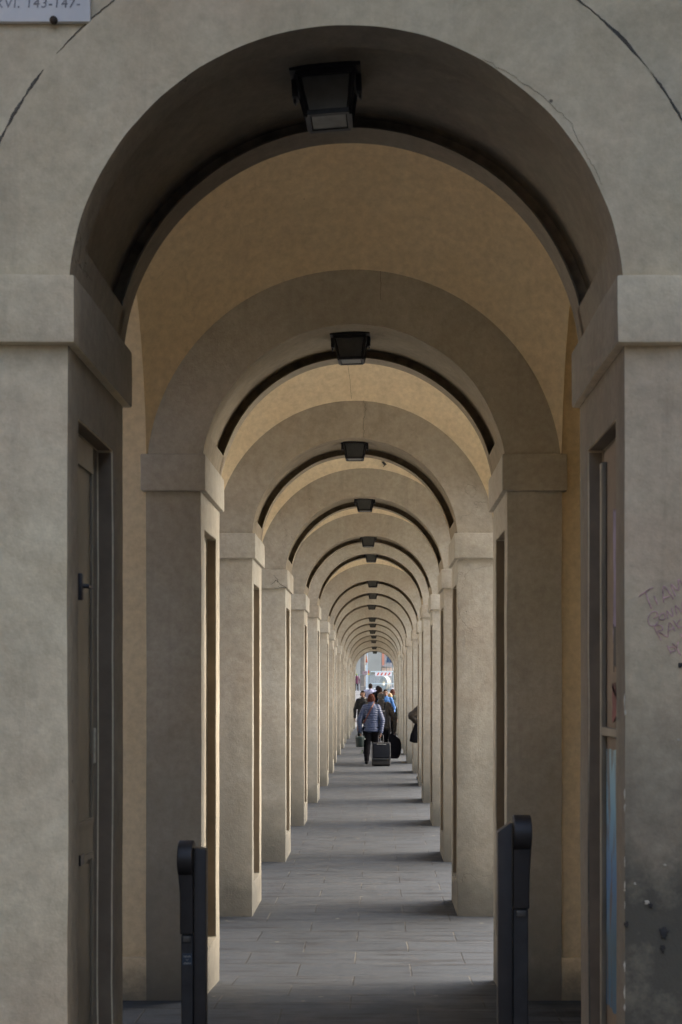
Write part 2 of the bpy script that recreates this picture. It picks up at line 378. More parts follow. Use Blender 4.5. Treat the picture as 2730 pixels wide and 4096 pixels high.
# sail vaults over the bays, with the arched openings to the street and to the river
def lerp(a, b, t): return a+(b-a)*t
def bay(i):
    a, b = A[i], A[i+1]; y0 = a['Y']+T-.002; y1 = b['Y']+.002; L = (y1-y0)/2; ym = (y0+y1)/2
    return a, b, y0, y1, L, ym
def vault_pt(i, u, y):
    a, b, y0, y1, L, ym = bay(i); v = (y-y0)/(y1-y0)
    ro = lerp(a['half'], b['half'], v)+PW; c = lerp(a['c'], b['c'], v); mid = lerp(a['mid'], b['mid'], v)
    z = c+math.sqrt(max(0, ro*ro+L*L-(u*ro)**2-(y-ym)**2))
    return Vector((mid+u*ro, y, z))
for i in range(15):
    a, b, y0, y1, L, ym = bay(i); bm = bmesh.new(); NU, NV = 40, 24
    g = []
    for j in range(NV+1):
        y = ym-L*math.cos(PI*j/NV)
        row = [bm.verts.new(vault_pt(i, -math.cos(PI*k/NU), y)) for k in range(NU+1)]
        # turn down slightly behind rings so no light creeps through
        g.append(row)
    for j in range(NV):
        for k in range(NU): bm.faces.new((g[j][k], g[j+1][k], g[j+1][k+1], g[j][k+1]))
    ret = bmesh.ops.extrude_face_region(bm, geom=bm.faces[:], use_keep_orig=True)
    for e in ret['geom']:
        if isinstance(e, bmesh.types.BMVert): e.co.z += .06
    P('vault', bm, MAT['ochre'], smooth=60)
    for s in (-1, 1):
        bm = bmesh.new(); N = 28
        ya, yb = a['Y']+T-.047, b['Y']+.047; La = (yb-ya)/2; ymm = (ya+yb)/2
        rows = []
        for k in range(N+1):
            y = ymm-La*math.cos(PI*k/N); v = (y-ya)/(yb-ya)
            ro = lerp(a['half'], b['half'], v)+PW; mid = lerp(a['mid'], b['mid'], v); c = lerp(a['c'], b['c'], v)
            z = c+math.sqrt(max(0, La*La-(y-ymm)**2))
            x0 = mid+s*(ro-.004); x1 = mid+s*(ro+WING)
            rows.append([bm.verts.new(p) for p in ((x0, y, z), (x1, y, z), (x1, y, TOP), (x0, y, TOP))])
        for R0, R1 in zip(rows, rows[1:]):
            for q in range(4): bm.faces.new((R0[q], R0[(q+1) % 4], R1[(q+1) % 4], R1[q]))
        bm.faces.new(rows[0]); bm.faces.new(rows[-1][::-1])
        P('side_arch', bm, MAT['ochre'], smooth=40)
# end walls over the first and last arch
for i, yy in ((0, A[0]['Y']+.036), (15, A[15]['Y']+T-.02)):
    a = A[i]; ro = a['half']+PW; bm = bmesh.new(); N = 60; prev = None; W2 = ro+WING+.02
    zi = a['imp']-a['c']; zo = math.asin(zi/ro)-.02
    for k in range(N+1):
        t = zo+(PI-2*zo)*k/N
        x = -math.cos(t)*(ro-.02); z = math.sin(t)*(ro-.02)
        # ray to the rectangle
        dx, dz = -math.cos(t), math.sin(t); H = 8.2-a['c']
        m = min(W2/abs(dx) if abs(dx) > 1e-6 else 1e9, H/dz if dz > 1e-6 else 1e9)
        cur = [bm.verts.new((a['mid']+x, yy, a['c']+z)), bm.verts.new((a['mid']+dx*m, yy, a['c']+dz*m))]
        if prev:
            bm.faces.new((prev[0], prev[1], cur[1], cur[0]))
        prev = cur
    ret = bmesh.ops.extrude_face_region(bm, geom=bm.faces[:], use_keep_orig=True)
    for e in ret['geom']:
        if isinstance(e, bmesh.types.BMVert): e.co.y += .25 if i == 0 else -.25
    P('end_wall', bm, MAT['front'] if i == 0 else MAT['ext'], smooth=30)
bm = bmesh.new(); box(bm, A[0]['mid']-3.2, A[0]['mid']+3.2, 3.55, D0+.021, 5.0, 5.35); box(bm, A[0]['mid']-3.0, A[0]['mid']+3.0, 4.05, D0+.021, 4.85, 4.998); bevel(bm, .02, 2); P('shade_ledge', bm, MAT['ext'])  # unseen overhang added to shade the top of the near front
# upper corridor (closed passage above the vaults)
bm = bmesh.new()
Y0, Y1 = A[0]['Y']+.27, A[15]['Y']+T-.27
N = 15
for k in range(N):
    a, b = A[k], A[k+1]
    ya, yb = (Y0 if k == 0 else a['Y']), (Y1 if k == N-1 else b['Y'])
    w0 = .84+PW+WING-.006
    box(bm, a['mid']-w0, a['mid']+w0, ya+.001*k, yb+.001*k, TOP-.12, 8.2)
P('upper_storey', bm, MAT['ext'])
for s in (-1, 1):
    for k in range(15):
        a = A[k]; x = a['mid']+s*(.84+PW+WING-.006)
        bm = bmesh.new(); box(bm, x-s*.05, x+s*.02, a['Y']+2.0, a['Y']+2.7, 6.3, 7.2)
        bevel(bm, .01, 1); P('window', bm, MAT['dark'])
bm = bmesh.new()
xm = A[0]['mid']
vs = [bm.verts.new(p) for p in ((xm-2.1, Y0-.3, 8.2), (xm+2.1+.3, Y0-.3, 8.2), (xm+.2, Y0-.3, 8.9), (xm-2.1, Y1+.3, 8.2), (xm+2.4, Y1+.3, 8.2), (xm+.2, Y1+.3, 8.9))]
for f in ((0, 2, 1), (3, 4, 5), (0, 3, 5, 2), (2, 5, 4, 1), (1, 4, 3, 0)): bm.faces.new([vs[k] for k in f])
P('roof', bm, simple('roof_tile', (.32, .15, .08, 1), .8, 0, 6, .4))
# the first bay is shut on the river side by a wall, and half shut on the street side by one added to limit light
a = A[0]; bm = bmesh.new()
x = a['mid']+a['half']+PW+.26
box(bm, x, x+.22, a['Y']+T-.06, A[1]['Y']+.06, a['g']-.1, TOP-.02)
P('infill_wall', bm, MAT['ochre'])
bm = bmesh.new(); x = a['mid']-a['half']-PW-.26
box(bm, x-.08, x, a['Y']+T-.06, A[0]['Y']+1.35, a['g']-.1, TOP-.02)
P('infill_wall', bm, MAT['ochre'])

# cracks that the photograph shows
def crack_obj(pts3, wd, nrm, name='crack'):
    bm = bmesh.new(); ribbon(bm, pts3, wd, nrm, .0012); return P(name, bm, MAT['crackm'])
def jag(pts, n=6, amp=3.0, seed=1):
    rnd = random.Random(seed); out = []
    for (x0, y0), (x1, y1) in zip(pts, pts[1:]):
        for k in range(n):
            t = k/n; out.append((x0+(x1-x0)*t+rnd.uniform(-amp, amp), y0+(y1-y0)*t+rnd.uniform(-amp, amp)))
    out.append(pts[-1]); return out
def on_plane(pts, Y): return [Vector((WX(x, Y), Y, WZ(y, Y))) for x, y in pts]
Yf = A[0]['Y']-.0015
crack_obj(on_plane(jag([(1935, 235), (2060, 310), (2190, 400), (2290, 500), (2310, 560), (2360, 640), (2410, 740)], 7, 5, 3), Yf), .0008, (0, -1, 0))
a0 = A[0]; ro = a0['half']+PW
def ring_line(t0, t1, r, Y, wd, seed, n=40):
    rnd = random.Random(seed); pts = []
    for k in range(n+1):
        t = math.radians(t0+(t1-t0)*k/n); rr = r+rnd.uniform(-.0013, .0013)
        pts.append(Vector((a0['mid']-rr*math.cos(t), Y, a0['c']+rr*math.sin(t))))
    return crack_obj(pts, wd, (0, -1, 0))
ring_line(22, 38, ro+.0205, Yf+.036, lambda t: (.003+.008*abs(math.sin(t*9)))*min(1, 6*min(t, 1-t)+.15), 5)
ring_line(41, 56, ro+.0205, Yf+.036, lambda t: .004*min(1, 5*min(t, 1-t)+.1), 6); ring_line(120, 142, ro+.0205, Yf+.036, lambda t: (.004+.011*abs(math.sin(t*6+.4))**3)*min(1, 6*min(t, 1-t)+.15), 7)
ring_line(142.5, 158, ro+.0205, Yf+.036, lambda t: (.004+.004*abs(math.sin(t*11)))*min(1, 6*min(t, 1-t)+.15), 8)
Y3 = A[2]['Y']-.0015
crack_obj(on_plane(jag([(1457, 1600), (1464, 1640), (1455, 1690), (1457, 1751)], 7, 3, 9), Y3), .0022, (0, -1, 0))
Y2 = A[1]['Y']-.0015
crack_obj(on_plane(jag([(1524, 1084), (1523, 1200)], 7, 1.5, 9), Y2), .0015, (0, -1, 0))
# a crack climbing the second vault
bm = bmesh.new(); pr = random.Random(4); pts = []
for k in range(26):
    v = k/25; y = A[2]['Y']-.01-v*1.5; u = -.02-.05*math.sin(v*3.3)-.14*max(0, v-.55)+pr.uniform(-.006, .006)
    pts.append(vault_pt(1, u, y)-Vector((0, 0, .001)))
ribbon(bm, pts, .0022, (0, -.3, -1), .001); P('crack', bm, MAT['crackm'])
# fourth impost on the left has crazed plaster
Yq = A[3]['Y']-.0405
for k, pp in enumerate([[(1100, 2320), (1113, 2326), (1122, 2338), (1133, 2342), (1145, 2350)], [(1095, 2300), (1105, 2312), (1112, 2318), (1110, 2330)], [(1112, 2345), (1122, 2352), (1130, 2349), (1148, 2352)], [(1085, 2338), (1098, 2330), (1106, 2318)]]):
    crack_obj(on_plane(jag(pp, 3, 1.3, k), Yq), lambda t: .0025+.004*t, (0, -1, 0))

# door let into the nearest left pier
a = A[0]; xi = a['mid']-a['half']; Y = a['Y']
bm = bmesh.new(); xb = xi-.06
box(bm, xb+.002, xb+.022, Y+.16, Y+.57, .40, 2.70)
bevel(bm, .003, 1)
for (ya, yb, za, zb) in ((.19, .54, 1.42, 2.62), (.19, .54, .50, 1.32)):
    box(bm, xb+.0225, xb+.030, Y+ya, Y+ya+.018, za, zb); box(bm, xb+.0225, xb+.030, Y+yb-.018, Y+yb, za, zb)
    box(bm, xb+.0225, xb+.030, Y+ya+.018, Y+yb-.018, za, za+.018); box(bm, xb+.0225, xb+.030, Y+ya+.018, Y+yb-.018, zb-.018, zb)
door = P('door', bm, MAT['doorp'])
bm = bmesh.new(); box(bm, xb+.0305, xb+.062, Y+.20, Y+.235, 2.155, 2.24); bevel(bm, .006, 2); tube(bm, [(xb+.05, Y+.218, 2.2), (xb+.075, Y+.218, 2.2), (xb+.078, Y+.27, 2.2)], .007)
mk('handle', bm, MAT['metal'], door, 30)
bm = bmesh.new(); box(bm, xb+.0305, xb+.036, Y+.3, Y+.36, 1.30, 1.335); bevel(bm, .001, 1); mk('letter_slot', bm, MAT['metal'], door, 30)
bm = bmesh.new(); box(bm, xb+.0225, xb+.034, Y+.545, Y+.565, 1.62, 1.74); bevel(bm, .002, 1); mk('hinge', bm, MAT['chip'], door, 30)
# frame boards in the right recess
xi = a['mid']+a['half']; xb = xi+.06
bm = bmesh.new(); box(bm, xb-.022, xb-.002, Y+.16, Y+.62, .39, 2.69); bevel(bm, .003, 1)
board = P('wooden_panel', bm, simple('weathered_board', (.20, .15, .10, 1), .75, 0, 3, .35, .2)); board['label'] = 'weathered brown board closing the recess'
bm = bmesh.new(); box(bm, xb-.040, xb-.0225, Y+.56, Y+.60, .40, 2.65); box(bm, xb-.040, xb-.0225, Y+.18, Y+.56, 1.715, 1.745); bevel(bm, .003, 1)
mk('batten', bm, MAT['doorp'], board, 30)

# things stuck on the right side: posters
def poster(name, y0, y1, z0, z1, mat, label, seed, tear=.02, x=None):
    rnd = random.Random(seed); bm = bmesh.new(); x = x or xb-.0235; pts = []
    n = 14
    for k in range(n): pts.append((y0+(y1-y0)*k/n, z0+rnd.uniform(0, tear)))
    for k in range(n): pts.append((y1+rnd.uniform(-tear*.3, 0), z0+(z1-z0)*k/n))
    for k in range(n): pts.append((y1-(y1-y0)*k/n, z1-rnd.uniform(0, tear)))
    for k in range(n): pts.append((y0+rnd.uniform(0, tear*.3), z1-(z1-z0)*k/n))
    f = bm.faces.new([bm.verts.new((x, py, pz)) for py, pz in pts])
    ret = bmesh.ops.extrude_face_region(bm, geom=[f], use_keep_orig=True)
    for e in ret['geom']:
        if isinstance(e, bmesh.types.BMVert): e.co.x -= .0012
    o = mk(name, bm, mat); return tag(o, label, 'poster')
def blue_mat():
    M = NT('blue_print')
    sep = M.n('ShaderNodeSeparateXYZ'); M.l(M.pos, sep.inputs[0])
    mr = M.n('ShaderNodeMapRange'); mr.inputs[1].default_value = .8; mr.inputs[2].default_value = 1.68; M.l(sep.outputs[2], mr.inputs[0])
    r = M.n('ShaderNodeValToRGB'); e = r.color_ramp.elements; e[0].position = 0; e[0].color = (.03, .12, .22, 1); e[1].position = 1; e[1].color = (.20, .38, .45, 1)
    q = e.new(.25); q.color = (.04, .13, .20, 1); q = e.new(.5); q.color = (.04, .17, .38, 1); q = e.new(.75); q.color = (.10, .30, .46, 1)
    M.l(mr.outputs[0], r.inputs[0])
    st = M.ramp(M.noise(1, 5, .65, M.mapp((12, 12, 2.4)), .8), .50, .60)
    M.col(M.mix(M.math('MULTIPLY', st, .8), r.outputs[0], (.08, .07, .06, 1))); M.rough(.6); return M.m
poster('poster', Y+.17, Y+.555, .80, 1.675, blue_mat(), 'blue printed poster on the recess board of the nearest right pier', 1, .012)
poster('torn_poster', Y+.17, Y+.42, 2.03, 2.47, simple('lilac_paper', (.24, .21, .30, 1), .8, 0, 8, .5), 'torn lilac and white poster high in the nearest right recess', 2, .05)
poster('torn_poster', Y+.17, Y+.40, 1.93, 2.10, simple('black_paper', (.018, .018, .02, 1), .7, 0, 8, .5), 'black torn poster scrap just below the lilac one', 3, .03, xb-.026)
poster('torn_poster', Y+.17, Y+.43, 1.76, 1.90, simple('red_paper', (.16, .03, .03, 1), .7, 0, 8, .5), 'dark red torn poster scrap above the panel batten', 4, .05, xb-.0245)

# graffiti on the right front
def gpt(x, y): return Vector((WX(x, A[0]['Y']-.004), A[0]['Y']-.004, WZ(y, A[0]['Y']-.004)))
def G(zx, zy): return (2250+zx*480/1568, 2250+zy*480/1568)
strokes = [[(1000, 445), (1080, 385), (1185, 325)], [(1085, 370), (1120, 480), (1168, 608)], [(1200, 435), (1245, 548)],
    [(1325, 525), (1325, 310), (1455, 478)], [(1318, 470), (1400, 440)], [(1480, 440), (1422, 285), (1520, 365), (1518, 220), (1600, 330)],
    [(1190, 735), (1240, 690), (1230, 645), (1170, 650), (1120, 740), (1150, 820), (1210, 820), (1250, 775)], [(1265, 740), (1320, 750), (1345, 710), (1320, 660), (1270, 700), (1265, 745)],
    [(1385, 735), (1370, 635), (1445, 705), (1430, 590)], [(1500, 690), (1480, 560), (1570, 650), (1560, 520)],
    [(1295, 1020), (1210, 860), (1240, 820), (1300, 830), (1310, 880), (1250, 900), (1380, 975)], [(1380, 980), (1400, 790), (1455, 860), (1475, 900)], [(1390, 890), (1470, 850)],
    [(1530, 865), (1450, 755)], [(1545, 740), (1500, 820), (1600, 850)],
    [(1425, 1195), (1370, 1080)], [(1390, 1110), (1460, 1105), (1470, 1150), (1410, 1165)], [(1440, 1055), (1500, 1110)], [(1550, 1215), (1500, 1110), (1520, 1035)],
    [(1545, 930), (1568, 980), (1600, 960)]]
def smooth_line(pts, n=7):
    out = []
    P_ = [pts[0]]+pts+[pts[-1]]
    for k in range(1, len(P_)-2):
        p0, p1, p2, p3 = [Vector(q) for q in P_[k-1:k+3]]
        for j in range(n):
            t = j/n; out.append(.5*((2*p1)+(p2-p0)*t+(2*p0-5*p1+4*p2-p3)*t*t+(3*p1-p0-3*p2+p3)*t**3))
    out.append(Vector(pts[-1])); return out
bm = bmesh.new()
for k, stt in enumerate(strokes):
    pts = [gpt(*G(p[0], p[1])) for p in smooth_line([Vector(q) for q in stt])]
    ribbon(bm, pts, .0042 if k < 6 else .0036, (0, -1, 0), .0008)
gr = P('graffiti', bm, MAT['graf']); gr['label'] = 'magenta handwritten graffiti on the nearest right pier'
# blots and chips on the right front
def blob(cx, cy, r, mat, seed, Yp=A[0]['Y']-.0045, sx=1, sy=1.3):
    rnd = random.Random(seed); bm = bmesh.new(); n = 16; ring = []; rin = []
    for k in range(n):
        t = 2*PI*k/n; q = r*rnd.uniform(.5, 1.15)
        x, y = cx+math.cos(t)*q*sx, cy+math.sin(t)*q*sy
        ring.append(bm.verts.new((WX(x, Yp), Yp+.001, WZ(y, Yp)))); x, y = cx+math.cos(t)*q*.75*sx, cy+math.sin(t)*q*.75*sy
        rin.append(bm.verts.new((WX(x, Yp), Yp-.0008, WZ(y, Yp))))
    for k in range(n): bm.faces.new((ring[k], ring[(k+1) % n], rin[(k+1) % n], rin[k]))
    bm.faces.new(rin); bm.faces.new(ring[::-1])
    return bm
for nm, cx, cy, r, m, sx, sy in (('tar_blot', 2655, 3735, 22, 'blot', 1.1, 1.2), ('tar_blot', 2652, 3795, 13, 'blot', .9, 1.5), ('tar_blot', 2603, 3620, 11, 'blot', 1, 1.4), ('tar_blot', 2507, 3700, 13, 'blot', 1.1, 1.3),
        ('plaster_chip', 2590, 3610, 9, 'chip', 1.3, 1.2), ('plaster_chip', 2502, 2850, 7, 'chip', .8, 2.4), ('plaster_chip', 2715, 2960, 6, 'chip', 1.2, 1), ('plaster_chip', 2660, 3460, 6, 'chip', 1.3, 1), ('plaster_chip', 2500, 3230, 6, 'chip', .8, 3.4), ('plaster_chip', 2541, 3535, 6, 'chip', 1, 1.2),
        ('tar_blot', 2725, 2660, 16, 'blot', 1, .8)):
    P(nm, blob(cx, cy, r, MAT[m], cx+cy, sx=sx, sy=sy), MAT[m])
rnd = random.Random(12); xc = WX(2498, D0)
for k in range(14):
    z = rnd.uniform(.9, 1.85); h = rnd.uniform(.004, .022); bm = bmesh.new()
    tube(bm, [(xc+.001, D0-.003, z-h), (xc+rnd.uniform(-.001, .001), D0-.0045, z), (xc+.001, D0-.003, z+h)], [.001, rnd.uniform(.0015, .004), .001], 6)
    P('plaster_chip', bm, MAT['chip'])

# ------------------------------------------------------------------ lanterns
ORD = ['nearest', 'second', 'third', 'fourth', 'fifth', 'sixth', 'seventh', 'eighth', 'ninth', 'tenth', 'eleventh', 'twelfth', 'thirteenth', 'fourteenth', 'fifteenth', 'farthest']
LX = [1305, 1403, 1420, 1460, 1474, 1486, 1492, 1492, 1490, 1489, 1490, 1489, 1497, 1494, 1496, 1500]
def trap(bm, w0, w1, z0, z1, t=.0):      # w0 at the bottom, w1 at the top
    lo = [bm.verts.new((x*w0/2, y*w0/2, z0)) for x, y in ((-1, -1), (1, -1), (1, 1), (-1, 1))]
    hi = [bm.verts.new((x*w1/2, y*w1/2, z1)) for x, y in ((-1, -1), (1, -1), (1, 1), (-1, 1))]
    return lo, hi
def lantern():
    r = empty('ceiling_lantern')
    bm = bmesh.new(); box(bm, -.118, .118, -.10, .10, -.016, 0); box(bm, -.100, .100, -.088, .088, -.026, -.0165)
    for s in (-1, 1):
        box(bm, s*.098, s*.117, -.03, .03, -.072, -.0165); box(bm, s*.105, s*.114, -.012, .012, -.088, -.0725)
    bevel(bm, .003, 2); mk('mounting_plate', bm, MAT['metal'], r, 30)
    bm = bmesh.new(); zt, zb, wt, wb = -.028, -.150, .184, .138
    for sx, sy in ((-1, -1), (1, -1), (1, 1), (-1, 1)):
        tube(bm, [(sx*wt/2, sy*wt/2, zt), (sx*wb/2, sy*wb/2, zb)], .009, 4)
    for z, ww in ((zt, wt), (zb, wb)):
        for s in (-1, 1):
            box(bm, -ww/2, ww/2, s*ww/2-.009, s*ww/2+.009, z-.008, z+.008)
            box(bm, s*ww/2-.0085, s*ww/2+.0085, -ww/2+.0095, ww/2-.0095, z-.0075, z+.0075)
    mk('frame', bm, MAT['metal'], r, 30)
    for k in range(4):
        bm = bmesh.new(); R = Matrix.Rotation(k*PI/2, 3, 'Z')
        q = [Vector((-wt/2+.012, -wt/2+.002, zt-.002)), Vector((wt/2-.012, -wt/2+.002, zt-.002)), Vector((wb/2-.008, -wb/2+.002, zb+.004)), Vector((-wb/2+.008, -wb/2+.002, zb+.004))]
        f = bm.faces.new([bm.verts.new(R @ p) for p in q]); ret = bmesh.ops.extrude_face_region(bm, geom=[f], use_keep_orig=True)
        for e in ret['geom']:
            if isinstance(e, bmesh.types.BMVert): e.co += R @ Vector((0, .004, 0))
        mk('glass_pane', bm, MAT['glass'], r, 30)
    bm = bmesh.new(); box(bm, -wb/2+.012, wb/2-.012, -wb/2+.012, wb/2-.012, zb-.004, zb+.002); mk('bottom_pane', bm, MAT['glassb'], r, 30)
    return r
def copy_tree(o, parent=None):
    c = o.copy(); COL.objects.link(c); c.parent = parent
    for ch in list(o.children): copy_tree(ch, c)
    return c
proto = lantern()
for i in range(16):
    o = proto if i == 0 else copy_tree(proto)
    a = A[i]; Yl = a['Y']+.47; x = WX(LX[i], Yl) if i < 8 else a['mid']+.01
    dx = x-a['mid']; o.location = (x, Yl, a['c']+math.sqrt((a['half']+.055)**2-(abs(dx)+.06)**2)+.004)
    o.rotation_euler = (0, -math.atan2(-dx, a['half'])*.8, random.uniform(-.06, .06))
    lab = {0: 'large dark lantern under the nearest arch, its bottom pane pale', 15: 'tiny black lantern under the farthest arch, against the bright street'}.get(i, 'black trapezoid ceiling lantern under the %s arch counted from the camera' % ORD[i])
    tag(o, lab, 'ceiling lantern', 'ceiling lanterns under the arches')

# ------------------------------------------------------------------ ground
def sheet(name, x0, x1, mat, dz=0, y0=-80, y1=500, kind='structure', nx=1):
    bm = bmesh.new(); ys = sorted(set([y0, y1]+[g[0] for g in GP if y0 < g[0] < y1])); prev = None
    for y in ys:
        cur = [bm.verts.new((lerp(x0, x1, k/nx), y, gz(y)+dz)) for k in range(nx+1)]
        if prev:
            for k in range(nx): bm.faces.new((prev[k], prev[k+1], cur[k+1], cur[k]))
        prev = cur
    o = mk(name, bm, mat, smooth=None); o['kind'] = kind; return o
sheet('ground', -400, 9.0, MAT['street'])
sheet('far_bank', 75, 600, MAT['street'])
bm = bmesh.new(); bm.faces.new([bm.verts.new(p) for p in ((9.3, -80, -4.5), (75, -80, -4.5), (75, 500, -4.5), (9.3, 500, -4.5))])
wm = simple('river_water', (.10, .13, .11, 1), .12, 0, .6, .2, .5, .05); o = mk('river', bm, wm); o['kind'] = 'structure'
sheet('road', -30, 9.0, simple('asphalt', (.035, .035, .036, 1), .85, 0, 40, .3, .3), .003, -40, 4.2)
sheet('street', -60, 9.0, simple('worn_cobbles', (.10, .10, .10, 1), .85, 0, 1.5, .45, .3, .02), .008, 62.02, 400)
sheet('pavement', -1.9, 2.0, MAT['floor'], .006, 4.1, 62.0)
# parapet and river on the right, houses across the street on the left
bm = bmesh.new()
for k in range(24):
    y = 4+k*8; box(bm, 8.9, 9.3, y, y+7.98, gz(y)-5.2, gz(y)+1.0); box(bm, 8.82, 9.38, y, y+7.98, gz(y)+1.0, gz(y)+1.12)
tag(mk('parapet', bm, MAT['ext'], smooth=30), 'low stone parapet along the river side of the arcade', 'parapet')
def house(x0, x1, y0, y1, zb, h, mat, label, s=1):
    e = empty('house', ((x0+x1)/2, (y0+y1)/2, zb), label, 'house')
    cx, cy, _ = e.location
    bm = bmesh.new(); box(bm, x0-cx, x1-cx, y0-cy, y1-cy, -.5, h); mk('wall', bm, mat, e)
    bm = bmesh.new(); box(bm, x0-cx-.6, x1-cx+.6, y0-cy-.6, y1-cy+.6, h, h+.3); mk('roof', bm, MAT['roofm'], e)
    xf = (x1 if s > 0 else x0)-cx
    yy = y0+1.2
    while yy < y1-1.6:
        for z in (1.2, 4.8, 8.2):
            if z+2 > h: continue
            b2 = bmesh.new(); box(b2, xf-.1, xf+s*.04, yy-cy, yy-cy+1.1, z, z+1.9); bevel(b2, .01, 1); mk('window', b2, MAT['shut'], e)
        yy += 3.1
    return e
MAT['roofm'] = simple('terracotta', (.3, .14, .08, 1), .8, 0, 6, .4); MAT['shut'] = simple('shutter', (.05, .08, .06, 1), .5)
wl = [simple('house_plaster', c, .9, 0, 3, .15) for c in ((.52, .47, .38, 1), (.50, .42, .34, 1), (.56, .52, .44, 1), (.46, .43, .38, 1))]
for k, nm in enumerate(['tall cream', 'low ochre', 'pink', 'wide grey', 'pale yellow', 'narrow brown']):
    y0 = -10+k*26; house(78, 92, y0, y0+25.5, gz(y0), 9+(k*29 % 5), wl[k % 4], '%s house on the far bank across the river' % nm, -1)
wd = simple('dark_render', (.17, .14, .11, 1), .9, 0, 3, .2)  # unseen near houses added to block light, dark walls to cut bounce
house(-14, -7.5, -26, 6.0, gz(0), 8, wd, 'grey brown light-blocking house added at the near left corner before the arcade')
house(6.4, 16, -26, 3.2, gz(0), 9.5, wd, 'reddish light-blocking house added at the near right corner before the arcade', -1)
house(-12, 12, -40, -30, gz(0), 7, wd, 'sandy light-limiting house added to close the lane behind the photographer')
for k in range(7):
    y0 = 2+k*9.6; house(-24, -14.2-.2*(k % 2), y0, y0+9.5, gz(y0), 8+(k*37 % 4), wl[k % 4], '%s row house across the street behind the left piers' % ['sandy', 'reddish', 'cream', 'grey brown', 'tall sandy', 'narrow reddish', 'pale cream'][k])

# ------------------------------------------------------------------ people
def capsule(bm, p0, r0, p1, r1, seg=12):
    p0, p1 = Vector(p0), Vector(p1); d = (p1-p0).normalized()
    pts, rr = [], []
    for k in range(4): t = PI/2*k/4; pts.append(p0-d*r0*math.cos(t)); rr.append(max(.001, r0*math.sin(t)))
    pts.append(p0); rr.append(r0); pts.append(p1); rr.append(r1)
    for k in range(1, 5): t = PI/2*(1-k/4); pts.append(p1+d*r1*math.cos(t)); rr.append(max(.001, r1*math.sin(t)))
    tube(bm, pts, rr, seg)
def loft(bm, rings, seg=20):
    """rings: (x, y, z, rx, ry)"""
    R = [[bm.verts.new((x+rx*math.cos(2*PI*k/seg), y+ry*math.sin(2*PI*k/seg), z)) for k in range(seg)] for x, y, z, rx, ry in rings]
    for a_, b_ in zip(R, R[1:]):
        for k in range(seg): bm.faces.new((a_[k], a_[(k+1) % seg], b_[(k+1) % seg], b_[k]))
    bm.faces.new(R[0][::-1]); bm.faces.new(R[-1])
def ell(bm, c, r, rot=None, seg=14):
    m = Matrix.Translation(c) @ (rot.to_4x4() if rot else Matrix.Identity(4)) @ Matrix.Diagonal((*r, 1))
    bmesh.ops.create_uvsphere(bm, u_segments=seg, v_segments=10, radius=1, matrix=m)
def fuse(name, bm, mat, parent, vox, smooth_it=3, fn=None):
    """join overlapping volumes into one continuous skin"""
    bmesh.ops.recalc_face_normals(bm, faces=bm.faces[:])
    me = bpy.data.meshes.new('tmp'); bm.to_mesh(me); bm.free()
    o = bpy.data.objects.new('tmp', me); COL.objects.link(o)
    m = o.modifiers.new('r', 'REMESH'); m.mode = 'VOXEL'; m.voxel_size = vox
    s = o.modifiers.new('s', 'SMOOTH'); s.factor = .5; s.iterations = smooth_it
    dg = bpy.context.evaluated_depsgraph_get(); dg.update()
    n = bpy.data.meshes.new_from_object(o.evaluated_get(dg)); n.name = name
    bpy.data.objects.remove(o); bpy.data.meshes.remove(me)
    if fn:
        b = bmesh.new(); b.from_mesh(n); b.normal_update()
        for v in b.verts: v.co += fn(v)
        b.to_mesh(n); b.free()
    for p in n.polygons: p.use_smooth = True
    n.materials.clear(); n.materials.append(mat)
    q = bpy.data.objects.new(name, n); COL.objects.link(q); q.parent = parent; return q
MAT['skin'] = simple('skin', (.17, .09, .06, 1), .6, 0, 30, .12, .05); MAT['skin2'] = simple('skin_light', (.25, .14, .10, 1), .6, 0, 30, .12, .05)
MAT['black'] = simple('black_cloth', (.005, .005, .007, 1), .95, 0, 30, .3, .1, .003, .1)
MAT['navy'] = simple('navy_cloth', (.008, .010, .016, 1), .9, 0, 30, .3, .1, .003, .15)
MAT['eye'] = simple('eye', (.03, .02, .015, 1), .3, 0, 30, .1, 0); MAT['lip'] = simple('lip', (.28, .09, .08, 1), .5, 0, 30, .1, 0)

